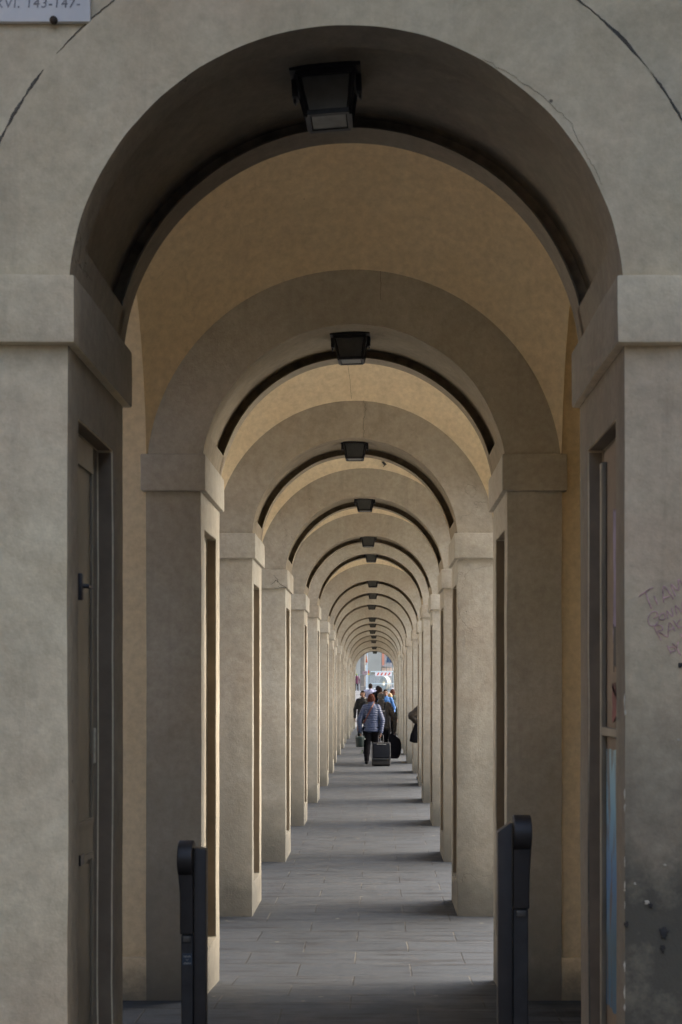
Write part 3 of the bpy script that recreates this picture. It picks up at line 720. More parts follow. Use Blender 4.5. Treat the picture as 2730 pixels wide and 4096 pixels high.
def person(loc, rz, label, H=1.7, sh=.19, build=1.0, skin='skin', hair=(.03, .02, .015, 1), hairlen=0, bald=False, top=None, topm=None, hem=.82, trousers='black', shoe='black',
           lhand=(-.27, .03, .74), rhand=(.27, .03, .74), lel=None, rel=None, stride=.0, face=True, quilt=False, collar=.0, coatfat=1.0, headtilt=(0, 0), skirt=0, lean=0, cap=None, legw=1.0):
    k = H/1.7; e = empty('person', loc, label, 'person', None, rz); S = skin
    V = lambda x, y, z: Vector((x*k, y*k+lean*max(0, z-.9), z*k))
    hx, hy = headtilt
    hips = [V(-.09, 0, .90), V(.09, 0, .90)]
    knee = [V(-.10, .05+stride*.45, .49), V(.10, .05-stride*.35, .49)]
    ank = [V(-.11, stride, .085 if stride >= 0 else .12), V(.11, -stride, .085 if stride <= 0 else .14)]
    sho = [V(-sh, 0, 1.40), V(sh, 0, 1.40)]
    hand = [V(*lhand), V(*rhand)]
    elb = [V(*(lel or (-(sh+.08), -.03, 1.10))), V(*(rel or (sh+.08, -.03, 1.10)))]
    hc = V(hx, .015+hy, 1.595)
    b = build
    # --- body: one continuous skin
    bm = bmesh.new()
    tor = [(.0, 0, .80, .05, .05), (.0, 0, .84, .14, .10), (0, 0, .92, .165*b, .112*b), (0, .005, 1.05, .135*b, .098*b), (0, .01, 1.2, .15*b, .11*b), (0, .005, 1.32, .16*b, .11*b), (0, 0, 1.41, .13, .085), (0, 0, 1.45, .06, .055), (0, .008, 1.52, .053, .055), (hx, .012, 1.56, .05, .05)]
    loft(bm, [(V(x, y, z).x, V(x, y, z).y, z*k, rx*k, ry*k) for x, y, z, rx, ry in tor])
    ell(bm, hc+Vector((0, 0, .012*k)), (.072*k, .088*k, .098*k)); ell(bm, hc+V(0, .028, -.055)-Vector((0, lean*0, 0)), (.052*k, .060*k, .060*k))
    capsule(bm, hc+Vector((0, .084*k, .012*k)), .009*k, hc+Vector((0, .104*k, -.022*k)), .014*k, 8)
    capsule(bm, hc+Vector((-.02*k, .083*k, -.052*k)), .008*k, hc+Vector((.02*k, .083*k, -.052*k)), .008*k, 8)
    for s in (-1, 1):
        ell(bm, hc+Vector((s*.076*k, -.008*k, -.005*k)), (.009*k, .018*k, .03*k), seg=8)
    for q in (0, 1):
        s = -1 if q == 0 else 1
        capsule(bm, hips[q], .082*k*b, knee[q], .052*k); capsule(bm, knee[q], .052*k, ank[q], .034*k)
        capsule(bm, ank[q]-Vector((0, .03*k, .04*k)), .035*k, ank[q]+Vector((s*.015*k, .13*k, -.055*k)), .028*k)
        capsule(bm, sho[q]-Vector((s*.03, 0, .01)), .055*k*b, elb[q], .040*k); capsule(bm, elb[q], .040*k, hand[q], .026*k)
        d = (hand[q]-elb[q]).normalized(); side = Vector((s, 0, 0)); fw = Vector((0, 1, 0))
        pc = hand[q]+d*.05*k
        for t in (-1, 0, 1): capsule(bm, hand[q]+fw*.012*t*k, .017*k, pc+fw*.021*t*k+d*.025*k, .0135*k, 8)
        for f in range(4):           # four curled fingers of unequal length and a thumb
            off = (f-1.5)*.0195*k; L = (.036, .042, .040, .031)[f]*k
            p0 = pc+fw*off+d*.028*k; p1 = p0+d*L*.9-side*.010*k; p2 = p1+d*L*.35-side*.026*k; p3 = p2-side*.016*k-d*.012*k
            capsule(bm, p0, .0098*k, p1, .009*k, 6); capsule(bm, p1, .009*k, p2, .0085*k, 6); capsule(bm, p2, .0085*k, p3, .0075*k, 6)
        p0 = pc+fw*.030*k-d*.02*k; p1 = p0+fw*.016*k-side*.014*k+d*.024*k; p2 = p1-side*.014*k+d*.022*k
        capsule(bm, p0, .0115*k, p1, .010*k, 6); capsule(bm, p1, .010*k, p2, .0085*k, 6)
    body = fuse('body', bm, MAT[S], e, .0065, 2)
    if face:
        for s in (-1, 1):
            bm = bmesh.new(); ell(bm, hc+Vector((s*.030*k, .083*k, .012*k)), (.014*k, .006*k, .006*k), seg=8); mk('eye', bm, MAT['eye'], e, 60)
            bm = bmesh.new(); capsule(bm, hc+Vector((s*.015*k, .090*k, .033*k)), .004, hc+Vector((s*.045*k, .080*k, .033*k)), .003, 6); mk('eyebrow', bm, MAT['eye'], e, 60)
        bm = bmesh.new(); ell(bm, hc+Vector((0, .091*k, -.050*k)), (.023*k, .006*k, .008*k), seg=8); mk('mouth', bm, MAT['lip'], e, 60)
    # --- hair
    hm = simple('hair', hair, .8, 0, 60, .5, .3, .003, .15); bm = bmesh.new()
    if not bald:
        ell(bm, hc+Vector((0, -.018*k, .034*k)), (.083*k, .090*k, .090*k)); ell(bm, hc+Vector((0, -.030*k, -.01*k)), (.080*k, .070*k, .075*k)); ell(bm, hc+Vector((0, .045*k, .085*k)), (.055*k, .04*k, .03*k))
        if hairlen:
            for t in range(9):
                an = PI+PI*t/8; capsule(bm, hc+Vector((math.cos(an)*.066*k, math.sin(an)*.062*k-.01, .0)), .035*k, hc+Vector((math.cos(an)*.066*k, math.sin(an)*.06*k-.012, -hairlen*k*(1-.1*random.random()))), .024*k, 8)
    else:
        for t in range(11):
            an = PI*.93+PI*1.14*t/10; capsule(bm, hc+Vector((math.cos(an)*.064*k, math.sin(an)*.072*k, .048*k)), .022*k, hc+Vector((math.cos(an)*.062*k, math.sin(an)*.068*k, -.045*k)), .022*k, 8)
    fuse('hair', bm, hm, e, .008, 1, lambda v: v.normal*(noise.noise(v.co*38)*.007))
    # --- trousers
    bm = bmesh.new()
    loft(bm, [(0, 0, .79*k, .05*k, .05*k), (0, 0, .83*k, .155*k*b, .115*k), (0, -.01, .91*k, .18*k*b, .128*k*b), (0, 0, 1.02*k, .155*k*b, .112*k*b)])
    for q in (0, 1):
        capsule(bm, hips[q]-Vector((0, 0, .02)), .100*k*b*legw, knee[q], .070*k*legw, 14); capsule(bm, knee[q], .070*k*legw, ank[q]+Vector((0, 0, .02)), .058*k, 14)
    fuse('trousers', bm, MAT[trousers], e, .012, 2, lambda v: v.normal*(noise.noise(Vector((v.co.x*14, v.co.y*14, v.co.z*22)))*.007))
    for q in (0, 1):
        s = -1 if q == 0 else 1; bm = bmesh.new()
        capsule(bm, ank[q]-Vector((0, .035*k, .045*k)), .044*k, ank[q]+Vector((s*.015*k, .135*k, -.055*k)), .036*k); capsule(bm, ank[q]+Vector((0, 0, .01)), .045*k, ank[q]-Vector((0, .02, .03)), .046*k)
        fuse('shoe', bm, MAT[shoe], e, .01, 1)
    # --- coat or shirt
    f = coatfat; bm = bmesh.new()
    rings = [(0, 0, hem-.005, .17*b*f, .135*f), (0, 0, hem+.03, .20*b*f, .155*f), (0, 0, 1.0, .178*b*f, .140*f), (0, .0, 1.12, .172*b*f, .135*f), (0, 0, 1.25, .186*b*f, .142*f), (0, 0, 1.36, .19*b*f, .13*f), (0, -.005, 1.43, .145, .10), (0, -.005, 1.475, .08, .075), (hx*.5, -.005, 1.50+collar, .070, .068)]
    loft(bm, [(V(x, y, z).x, V(x, y, z).y, z*k, rx*k, ry*k) for x, y, z, rx, ry in rings], 28)
    for q in (0, 1):
        s = -1 if q == 0 else 1; d = (hand[q]-elb[q]).normalized()
        capsule(bm, sho[q]-Vector((s*.03, 0, .015)), .078*k*f, elb[q], .062*k*f, 14); capsule(bm, elb[q], .062*k*f, hand[q]-d*.02*k, .044*k*f, 14)
    def fold(v):
        p = v.co
        if quilt:
            return v.normal*(.011*abs(math.sin(PI*(p.z/.052+noise.noise(p*6)*.35)))-.006+noise.noise(p*26)*.004)
        return v.normal*(noise.noise(Vector((p.x*9, p.y*9, p.z*16)))*.013+noise.noise(p*30)*.005)
    fuse(top or 'jacket', bm, topm, e, .010, 2, fold)
    return e, hc, k
def at(x, y, Y): return Vector((WX(x, Y), Y, WZ(y, Y)))
# woman in the quilted jacket, walking away
Yw = 33.3; gw = gz(Yw)
quilt = NT('quilted_nylon')
qs = quilt.n('ShaderNodeSeparateXYZ'); quilt.l(quilt.pos, qs.inputs[0])
qw = quilt.math('ABSOLUTE', quilt.math('SINE', quilt.math('MULTIPLY', quilt.math('ADD', qs.outputs[2], quilt.math('MULTIPLY', quilt.noise(7, 2), .02)), PI/.052)))
quilt.col(quilt.mix(quilt.ramp(qw, .05, .35), (.012, .020, .045, 1), (.025, .041, .095, 1))); quilt.rough(.5)
wx = WX(1486, Yw)
pw, _, _ = person((wx, Yw, gw), 0, 'woman with short auburn hair in a blue quilted jacket, walking away', 1.66, sh=.175, build=1.02, skin='skin2', hair=(.045, .012, .007, 1), hairlen=.07, top='quilted_jacket', topm=quilt.m,
       hem=.80, lhand=(-.262, -.02, .79), rhand=(.235, -.10, .78), lel=(-.29, -.06, 1.08), rel=(.265, -.05, 1.08), stride=-.12, legw=1.22, face=True, quilt=True, collar=.03, coatfat=1.04)
# strap across her back
bm = bmesh.new(); st = []
for k in range(15):
    t = k/14; x = lerp(.075, -.185, t); z = lerp(1.47, .98, t); bu = .158-.10*(x/.2)**2 if z < 1.38 else lerp(.13, .06, (z-1.38)/.09)
    st.append(Vector((x, -bu-.004, z)))
for a_, b_ in zip(st, st[1:]):
    d = (b_-a_).normalized(); n_ = d.cross(Vector((0, 1, 0))).normalized()*.013
    bm.faces.new([bm.verts.new(p) for p in (a_+n_, a_-n_, b_-n_, b_+n_)])
bmesh.ops.remove_doubles(bm, verts=bm.verts[:], dist=1e-4)
bmesh.ops.solidify(bm, geom=bm.faces[:], thickness=.004)
sb = empty('shoulder_bag', (wx, Yw, gw), 'brown shoulder bag strap slanting across the back of the quilted jacket', 'shoulder bag')
mk('strap', bm, simple('brown_leather', (.10, .03, .02, 1), .5), sb, 40)
bm = bmesh.new(); box(bm, -.335, -.255, -.02, .20, .80, 1.0); bevel(bm, .02, 3); mk('pouch', bm, simple('brown_leather_dark', (.10, .04, .03, 1), .5), sb, 40)
# trolley suitcase behind her
def rbox(bm, x0, x1, y0, y1, z0, z1, r, seg=3): box(bm, x0, x1, y0, y1, z0, z1); bevel(bm, r, seg)
Ys = 32.75; sx = WX(1526.5, Ys); sgz = gz(Ys)
sc = empty('suitcase', (sx, Ys, sgz), 'dark navy trolley suitcase with a grey band, pulled behind the quilted jacket woman', 'suitcase'); sc.rotation_euler = (math.radians(-9), 0, math.radians(2))
mtrim = simple('suitcase_trim', (.013, .017, .022, 1), .5); mnav = simple('suitcase_cloth', (.006, .008, .013, 1), .85, 0, 60, .3, .1, .003, .2); mdk = simple('suitcase_dark', (.004, .004, .005, 1), .8)
bm = bmesh.new(); rbox(bm, -.215, .215, 0, .23, .03, .565, .035); mk('shell', bm, mdk, sc, 40)
bm = bmesh.new(); rbox(bm, -.185, .19, -.03, -.002, .20, .535, .02); mk('front_pocket', bm, mnav, sc, 40)
bm = bmesh.new(); rbox(bm, -.218, .218, -.022, -.001, .155, .192, .012); mk('band', bm, mtrim, sc, 40)
bm = bmesh.new(); rbox(bm, -.10, .11, -.040, -.031, .505, .520, .004); mk('zip_pull', bm, simple('zip_silver', (.35, .37, .38, 1), .35, .6), sc, 40)
for s in (-1, 1):
    bm = bmesh.new(); tube(bm, [(s*.205, -.012, .17), (s*.208, -.014, .40), (s*.200, -.012, .53), (s*.17, -.01, .562)], .011, 8); mk('piping', bm, mtrim, sc, 40)
    bm = bmesh.new(); tube(bm, [(s*.17-.015, .04, .03), (s*.17+.015, .04, .03)], .03, 14); mk('wheel', bm, mdk, sc, 40)
bm = bmesh.new(); tube(bm, [(-.055, .20, .55), (-.055, .20, .74), (-.045, .20, .765), (.045, .20, .765), (.055, .20, .74), (.055, .20, .55)], .010, 8); mk('pull_handle', bm, simple('handle_grey', (.05, .05, .055, 1), .4, .4), sc, 40)
# lidded green bucket
bx = at(1440.5, 2988, 33.15); bk = empty('bucket', (bx.x, 33.15, bx.z), 'dark green lidded bucket hanging from the quilted jacket woman\'s left hand', 'bucket')
mg = simple('green_plastic', (.004, .013, .013, 1), .45, 0, 20, .15, 0)
def lathe(bm, prof, seg=24):
    R = [[bm.verts.new((r*math.cos(2*PI*k/seg), r*math.sin(2*PI*k/seg), z)) for k in range(seg)] for r, z in prof]
    for a_, b_ in zip(R, R[1:]):
        for k in range(seg): bm.faces.new((a_[k], a_[(k+1) % seg], b_[(k+1) % seg], b_[k]))
    bm.faces.new(R[0][::-1]); bm.faces.new(R[-1])
bm = bmesh.new(); lathe(bm, [(.088, 0), (.090, .005), (.104, .195)]); mk('pail', bm, mg, bk, 40)
bm = bmesh.new(); lathe(bm, [(.112, .196), (.114, .205), (.113, .222), (.098, .232), (.094, .248), (.03, .256)]); mk('lid', bm, simple('green_lid', (.007, .020, .020, 1), .4, 0, 20, .1, 0), bk, 40)
bm = bmesh.new(); tube(bm, [(.112, 0, .20), (.10, 0, .25), (.05, 0, .30), (0, 0, .315), (-.05, 0, .30), (-.10, 0, .25), (-.112, 0, .20)], .006, 8); mk('bail_handle', bm, mg, bk, 40)
bm = bmesh.new(); rbox(bm, .104, .128, -.02, .02, .175, .20, .004); mk('clip', bm, simple('clip_white', (.6, .62, .6, 1), .4), bk, 40)
# dark tote with salad leaves behind the bucket
tb = empty('tote_bag', (WX(1467, 33.5), 33.5, gz(33.5)+.24), 'dark tote bag with green leaves poking out, just right of the bucket', 'bag')
bm = bmesh.new(); loft(bm, [(0, 0, 0, .06, .05), (0, 0, .03, .085, .08), (.01, 0, .16, .07, .07), (.03, 0, .30, .045, .05), (.05, 0, .42, .015, .02)], 14); mk('sack', bm, MAT['navy'], tb, 50)
bm = bmesh.new()
for k in range(14):
    c = Vector((-.075-random.random()*.05, -.05+random.random()*.05, .02+random.random()*.10)); d = Vector((random.uniform(-1, .2), random.uniform(-1, 0), random.uniform(-.3, 1)))*.035; s_ = Vector((random.uniform(-1, 1), .2, random.uniform(-1, 1))).normalized()*.014
    bm.faces.new([bm.verts.new(p) for p in (c, c+d*.5+s_, c+d, c+d*.5-s_)])
mk('leaves', bm, simple('leaf_green', (.09, .22, .06, 1), .6), tb)
# man in the brown jacket
Ym = 34.4; gm_ = gz(Ym); mx = WX(1525, Ym)
brown = simple('brown_jacket_cloth', (.030, .023, .017, 1), .65, 0, 7, .35, .3)
pm_, hc, k = person((mx, Ym, gm_), 0, 'balding grey haired man in a brown jacket with backpack, walking away', 1.70, sh=.20, build=1.1, skin='skin', hair=(.09, .086, .08, 1), bald=True, top='jacket', topm=brown,
       hem=.80, lhand=(-.25, .05, .76), rhand=(.335, -.05, .755), lel=(-.28, -.05, 1.08), rel=(.325, -.06, 1.08), stride=.14, collar=.03, coatfat=1.08)
bp = empty('backpack', (mx+.02, Ym-.175, gm_+.88), 'black backpack worn by the balding man in the brown jacket', 'backpack')
bm = bmesh.new(); loft(bm, [(0, .02, 0, .11, .04), (0, 0, .02, .135, .06), (0, -.01, .15, .14, .075), (0, 0, .3, .125, .065), (0, .02, .40, .08, .03)], 16); mk('sack', bm, simple('backpack_cloth', (.010, .009, .011, 1), .7), bp, 50)
bm = bmesh.new(); rbox(bm, .0, .075, -.06, -.045, .34, .385, .004); mk('label_patch', bm, simple('patch_grey', (.20, .19, .18, 1), .6), bp, 40)
for s in (-1, 1):
    bm = bmesh.new(); tube(bm, [(s*.06, .03, .36), (s*.07, .04, .47), (s*.075, .10, .56), (s*.08, .18, .57)], .014, 8); mk('strap', bm, MAT['black'], bp, 40)
# his big black bag
Yb = 34.2; b0 = at(1580, 3034, Yb); bb = empty('garment_bag', (b0.x, Yb, b0.z), 'large rounded black bag hanging from the right hand of the brown jacket man', 'bag')
prof = [(-.155, .02), (-.15, .0), (.06, -.0), (.105, .03), (.145, .14), (.16, .26), (.155, .38), (.12, .47), (.04, .53), (-.03, .585), (-.075, .60), (-.12, .585), (-.15, .53), (-.158, .3)]
bm = bmesh.new(); f = bm.faces.new([bm.verts.new((x, -.05, z)) for x, z in prof]); r_ = bmesh.ops.extrude_face_region(bm, geom=[f], use_keep_orig=True)
for v in r_['geom']:
    if isinstance(v, bmesh.types.BMVert): v.co.y += .13
bmesh.ops.recalc_face_normals(bm, faces=bm.faces[:])
bevel(bm, .018, 3, 60); mk('case', bm, MAT['black'], bb, 50)
bm = bmesh.new(); tube(bm, [(-.09, 0, .58), (-.07, 0, .635), (.0, 0, .64), (.02, 0, .54)], .009, 8); mk('handle', bm, MAT['black'], bb, 50)
# the others farther off
darkh = simple('black_hoodie', (.005, .006, .009, 1), .8)
Y5 = 46.0; person((WX(1452, Y5), Y5, gz(Y5)), PI, 'dark haired woman in a black hoodie walking towards the camera on the left', 1.66, sh=.18, skin='skin2', hair=(.02, .014, .012, 1), hairlen=.04, top='hoodie', topm=darkh, hem=.62, lhand=(-.26, .05, .8), rhand=(.26, .05, .8), stride=.1, coatfat=1.02)
bm = bmesh.new(); tube(bm, [(-.09, -.06, 1.44), (-.075, .035, 1.43), (0, .075, 1.36), (.075, .035, 1.43), (.09, -.06, 1.44), (0, -.10, 1.47), (-.09, -.06, 1.44)], .028, 8)
hd = mk('hood_lining', bm, simple('grey_lining', (.30, .29, .28, 1), .8), [o for o in bpy.data.objects if o.get('label', '').startswith('dark haired woman in a black hoodie')][0], 50)
Y6 = 47.5; person((WX(1543, Y6), Y6, gz(Y6)), PI, 'dark haired man in a bright blue pullover facing the camera', 1.70, sh=.20, skin='skin', hair=(.012, .01, .01, 1), top='pullover', topm=simple('blue_pullover', (.008, .08, .25, 1), .7, 0, 9, .2), hem=.86, stride=-.12, lhand=(-.26, .10, .82), rhand=(.26, .05, .8), coatfat=1.0)
Y7 = 61.5; person((WX(1483, Y7), Y7, gz(Y7)), 0, 'man with short dark hair in a pale lilac shirt, seen from behind', 1.89, sh=.23, build=1.15, skin='skin', hair=(.02, .015, .012, 1), top='shirt', topm=simple('lilac_shirt', (.26, .28, .44, 1), .8, 0, 9, .08), hem=.84, coatfat=1.05, trousers='navy')
Y8 = 57.0; person((WX(1521, Y8), Y8, gz(Y8)), 0, 'person with long brown hair and dark clothes, back turned, beside the pale shirt', 1.77, sh=.18, skin='skin', hair=(.03, .015, .012, 1), hairlen=.12, top='coat', topm=MAT['black'], hem=.7)
Y9 = 60.0; person((WX(1513, Y9), Y9, gz(Y9)), 0, 'person with black hair in a black coat, half hidden behind the brown haired one', 1.82, sh=.18, skin='skin', hair=(.012, .010, .01, 1), hairlen=.05, top='coat', topm=MAT['black'], hem=.7)
Y10 = 54.0; person((WX(1571, Y10), Y10, gz(Y10)), 0, 'person with long reddish brown hair at the right edge of the crowd', 1.70, sh=.18, skin='skin2', hair=(.06, .025, .02, 1), hairlen=.14, top='coat', topm=simple('dark_green_coat', (.02, .035, .03, 1), .8), hem=.7)
Y11 = 50.0; person((WX(1561, Y11), Y11, gz(Y11)), 0, 'sandy haired person in a dark striped top behind the blue pullover', 1.56, sh=.17, skin='skin2', hair=(.40, .30, .20, 1), hairlen=.03, top='striped_top', topm=None or simple('dark_stripe', (.02, .03, .03, 1), .8), hem=.8)
Yq_ = 28.4; person((.985, Yq_, gz(Yq_)), PI/2, 'person in a brown leather jacket leaning out of a side opening on the right', 1.84, sh=.20, build=1.1, skin='skin', hair=(.02, .015, .01, 1), top='jacket', topm=simple('dark_brown_leather', (.016, .012, .009, 1), .45, 0, 9, .4, .4), hem=.84, lhand=(-.06, .10, 1.00), rhand=(.10, .10, .98), lel=(-.20, .27, 1.18), rel=(.22, .25, 1.18), coatfat=1.16)
hb = empty('handbag', (.745, Yq_-.16, gz(Yq_)+.74), 'black soft handbag hanging beside the brown leather jacket on the right', 'bag')
bm = bmesh.new(); loft(bm, [(.03, 0, 0, .06, .04), (0, 0, .03, .09, .07), (.0, 0, .16, .075, .07), (.03, 0, .30, .045, .05), (.04, 0, .38, .02, .02)], 14)
for v in bm.verts: v.co += noise.noise_vector(v.co*14)*.012
mk('sack', bm, MAT['black'], hb, 50)
bm = bmesh.new(); tube(bm, [(.0, 0, .32), (.06, -.02, .5), (.16, 0, .62), (.10, .03, .5), (.05, .03, .34)], .009, 6); mk('strap', bm, MAT['black'], hb, 50)

# ------------------------------------------------------------------ gate posts in the first arch
def gate_post(px0, px1, ptop, Yp, s, label, sticker):
    x0, x1 = WX(px0, Yp), WX(px1, Yp); z1 = WZ(ptop, Yp); zb = gz(Yp); wd = x1-x0; xo = x0 if s < 0 else x1      # xo: outer side
    e = empty('gate_post', ((x0+x1)/2, Yp, zb), label, 'gate post', 'pair of iron gate posts'); cx = (x0+x1)/2; h = z1-zb
    wo = wd*.52; wi = wd*.40
    # outer strap with a round head
    xa = s*(wd/2); xb_ = s*(wd/2-wo)
    rr = .062; prof = []
    zc = h-rr
    n = 28
    for k in range(n+1):
        t = -math.radians(62)+(2*PI-2*math.radians(28))*k/n
        prof.append((math.cos(t)*rr, zc+math.sin(t)*rr))
    prof += [(-.026, zc-rr*1.9), (-.026, zc-.26), (.026, zc-.26), (.026, zc-rr*1.9)]
    bm = bmesh.new(); f = bm.faces.new([bm.verts.new((xb_, y, z)) for y, z in prof]); r_ = bmesh.ops.extrude_face_region(bm, geom=[f], use_keep_orig=True)
    for v in r_['geom']:
        if isinstance(v, bmesh.types.BMVert): v.co.x = xa
    bmesh.ops.recalc_face_normals(bm, faces=bm.faces[:])
    for v in bm.verts:                      # the head swells sideways a little
        if v.co.z > zc-rr*1.6: v.co.x += (.006*s if abs(v.co.x-xa) < 1e-4 else 0)
    bevel(bm, .006, 3, 60); mk('strap_head', bm, MAT['post'], e, 35)
    bm = bmesh.new(); rbox(bm, s*(wd/2-.004), s*(wd/2-wo), -.020, .020, -.05, zc-.262, .003, 1); mk('lower_bar', bm, MAT['postflat'], e, 35)
    bm = bmesh.new(); rbox(bm, s*(wd/2-wo-.0015), -s*(wd/2), -.028, .03, -.05, h-.022, .005, 2)
    for v in bm.verts:
        if v.co.z > h-.06: v.co.z -= .03*(abs(v.co.x-s*(wd/2-wo))/wi)*(1 if s > 0 else .2)
        if v.co.z > h-.28: v.co.x -= s*.003
    mk('side_bar', bm, MAT['post'], e, 35)
    bm = bmesh.new(); rbox(bm, s*(wd/2-wo*.25), s*(wd/2-wo*.8), -.030, -.0205, zc-.285, zc-.265, .003, 2); mk('bolt', bm, simple('bolt_steel', (.10, .095, .085, 1), .4, .5), e, 35)
    if sticker:
        zs = WZ(3835, Yp)-zb; bm = bmesh.new(); xs0, xs1 = sorted((s*(wd/2-.008), s*(wd/2-wo+.004)))
        box(bm, xs0, xs1, -.0222, -.0203, zs-.018, zs+.022); st_ = mk('sticker', bm, simple('blue_sticker', (.03, .045, .065, 1), .5), e)
        bm = bmesh.new(); xm_ = (xs0+xs1)/2; hw = (xs1-xs0)/2*.72
        for zz, ph in ((zs+.012, 0), (zs-.011, 1)):
            for q in range(5):
                x_ = xm_-hw+2*hw*(q+.5)/5; hq = .0035
                tube(bm, [(x_-.0022, -.0226, zz-hq), (x_+(.002 if (q+ph) % 2 else -.001), -.0226, zz+hq*.9), (x_+.0026, -.0226, zz-hq*.6)], .0007, 4)
        tube(bm, [(xm_-.003, -.0226, zs+.004), (xm_, -.0226, zs-.003), (xm_+.003, -.0226, zs+.004)], .0007, 4)
        mk('lettering', bm, MAT['chip'], st_)
    return e
gate_post(724, 826, 3361, 4.92, -1, 'shorter black iron gate post with a small sticker, left of the path', True)
gate_post(1992, 2116, 3259, 4.92, 1, 'taller black iron gate post on the right of the path', False)

# ------------------------------------------------------------------ marble plaque
Yp = A[0]['Y']+.035
bm = bmesh.new(); xr_ = WX(362, Yp-.018); zb_ = WZ(86, Yp-.018)
pq = empty('plaque', (xr_-.3, Yp, zb_), 'white marble plaque with carved numerals on the wall at upper left', 'plaque')
box(bm, -.62, .3, -.018, 0, 0, .32); bevel(bm, .003, 2); mk('slab', bm, MAT['marble'], pq, 30)
fc = bpy.data.curves.new('t', 'FONT'); fc.body = 'PAR. XVI. 143-147-'; fc.size = .041; fc.extrude = .0008; fc.align_x = 'RIGHT'; fc.shear = .12; fc.space_character = 1.12
fo = bpy.data.objects.new('t', fc); COL.objects.link(fo)
dg = bpy.context.evaluated_depsgraph_get(); dg.update()
tm = bpy.data.meshes.new_from_object(fo.evaluated_get(dg)); bpy.data.objects.remove(fo)
tm.transform(Matrix.Translation((.3-WX(362, Yp)+WX(322, Yp), -.0190, WZ(42, Yp)-zb_)) @ Matrix.Rotation(PI/2, 4, 'X')); tm.name = 'lettering'
tm.materials.clear(); tm.materials.append(MAT['ink']); to = bpy.data.objects.new('lettering', tm); COL.objects.link(to); to.parent = pq
bm = bmesh.new(); ell(bm, Vector((WX(222, Yp)-(xr_-.3), -.022, .002)), (.0125, .012, .0125)); mk('bolt', bm, simple('rusty_bolt', (.045, .033, .025, 1), .7, .2), pq, 60)

# iron hook and rust on the third vault
Yi = A[3]['Y']-.06; ik = empty('iron_hook', (WX(1537, Yi), Yi, WZ(1838, Yi)), 'dark iron hook with rust stains on the ochre vault above the fourth arch', 'hook')
bm = bmesh.new(); tube(bm, [(0, 0, .05), (.01, -.01, .02), (.02, 0, 0), (-.01, -.01, -.03), (.012, 0, -.055), (-.006, 0, -.08)], [.016, .02, .022, .016, .018, .008], 8)
tube(bm, [(-.03, 0, .01), (.03, 0, -.02)], .009, 6); mk('bracket', bm, MAT['metal'], ik, 50)

# ------------------------------------------------------------------ the street at the far end
def fat(name, x0, x1, y0, y1, Y, dep, mat, parent=None, bev=0):
    bm = bmesh.new(); box(bm, WX(x0, Y), WX(x1, Y), Y, Y+dep, WZ(y1, Y), WZ(y0, Y))
    if bev: bevel(bm, bev, 1)
    return mk(name, bm, mat, parent, 30)
def root(name, Y, x, label, cat, group=None): return empty(name, (WX(x, Y), Y, gz(Y)), label, cat, group)
def child(r, name, *a, **k):
    o = fat(name, *a, **k); o.parent = r; o.matrix_parent_inverse = Matrix.Translation(r.location).inverted(); return o
Yh = 142.
r = root('building', Yh, 1500, 'pale grey stone building closing the street end', 'building')
mw = simple('pale_render', (.34, .34, .30, 1), .9, 0, .5, .12); mb = simple('blue_grey_render', (.42, .44, .46, 1), .9, 0, .5, .1)
child(r, 'wall', 1380, 1527, 2200, 2766, Yh, 8, mw); child(r, 'base_course', 1380, 1527.2, 2700, 2766, Yh-.2, .19, simple('grey_base', (.40, .41, .40, 1), .9, 0, 2, .15))
child(r, 'sign_strip', 1485, 1501, 2689, 2697, Yh-.3, .09, simple('strip_dark', (.22, .2, .16, 1), .8))
r = root('building', Yh+3, 1545, 'pink and white building with windows right of the pale one', 'building')
pk = simple('pink_render', (.55, .26, .20, 1), .9, 0, .5, .1); pl = simple('white_render', (.48, .46, .47, 1), .9, 0, .5, .1); wn = simple('window_grey', (.28, .30, .36, 1), .4)
child(r, 'wall', 1527.6, 1640, 2250, 2768, Yh+3, 6, pl)
child(r, 'pink_panel', 1529, 1538, 2560, 2664, Yh+2.9, .09, pk); child(r, 'pink_panel', 1528, 1577, 2672, 2690, Yh+2.9, .09, simple('peach_render', (.70, .55, .47, 1), .9))
for xx in (1543, 1556, 1568):
    for yy in (2615, 2640): child(r, 'window', xx, xx+6, yy, yy+14, Yh+2.85, .1, wn)
child(r, 'ledge', 1527, 1577, 2662, 2665, Yh+2.5, .4, wn)
r = root('column', 118, 1453, 'brown grey stone column at the left of the street end', 'column')
mc = simple('brown_stone', (.21, .19, .16, 1), .9, 0, 1.5, .3)
child(r, 'shaft', 1443, 1462, 2450, 2768, 118, .5, mc, bev=.05); child(r, 'base', 1441, 1464, 2745, 2768, 117.95, .6, mc, bev=.03)
r = root('post', 112, 1467, 'pale blue pole carrying an orange triangular sign', 'pole')
child(r, 'shaft', 1463, 1471.5, 2660, 2768, 112, .16, simple('pale_blue_paint', (.50, .58, .62, 1), .6)); child(r, 'upper_shaft', 1468, 1472, 2560, 2659.5, 112, .1, simple('pale_blue_paint', (.50, .58, .62, 1), .6))
def tri(name, cx, yt, yb, hw, Y, mat, parent):
    bm = bmesh.new(); f = bm.faces.new([bm.verts.new((WX(x, Y), Y, WZ(y, Y))) for x, y in ((cx-hw, yb), (cx+hw, yb), (cx, yt))])
    r_ = bmesh.ops.extrude_face_region(bm, geom=[f], use_keep_orig=True)
    for v in r_['geom']:
        if isinstance(v, bmesh.types.BMVert): v.co.y += .04
    o = mk(name, bm, mat, parent); o.matrix_parent_inverse = Matrix.Translation(parent.location).inverted(); return o
tri('sign_plate', 1467, 2617, 2649, 4.3, 111.9, simple('orange_sign', (.55, .22, .06, 1), .6), r)
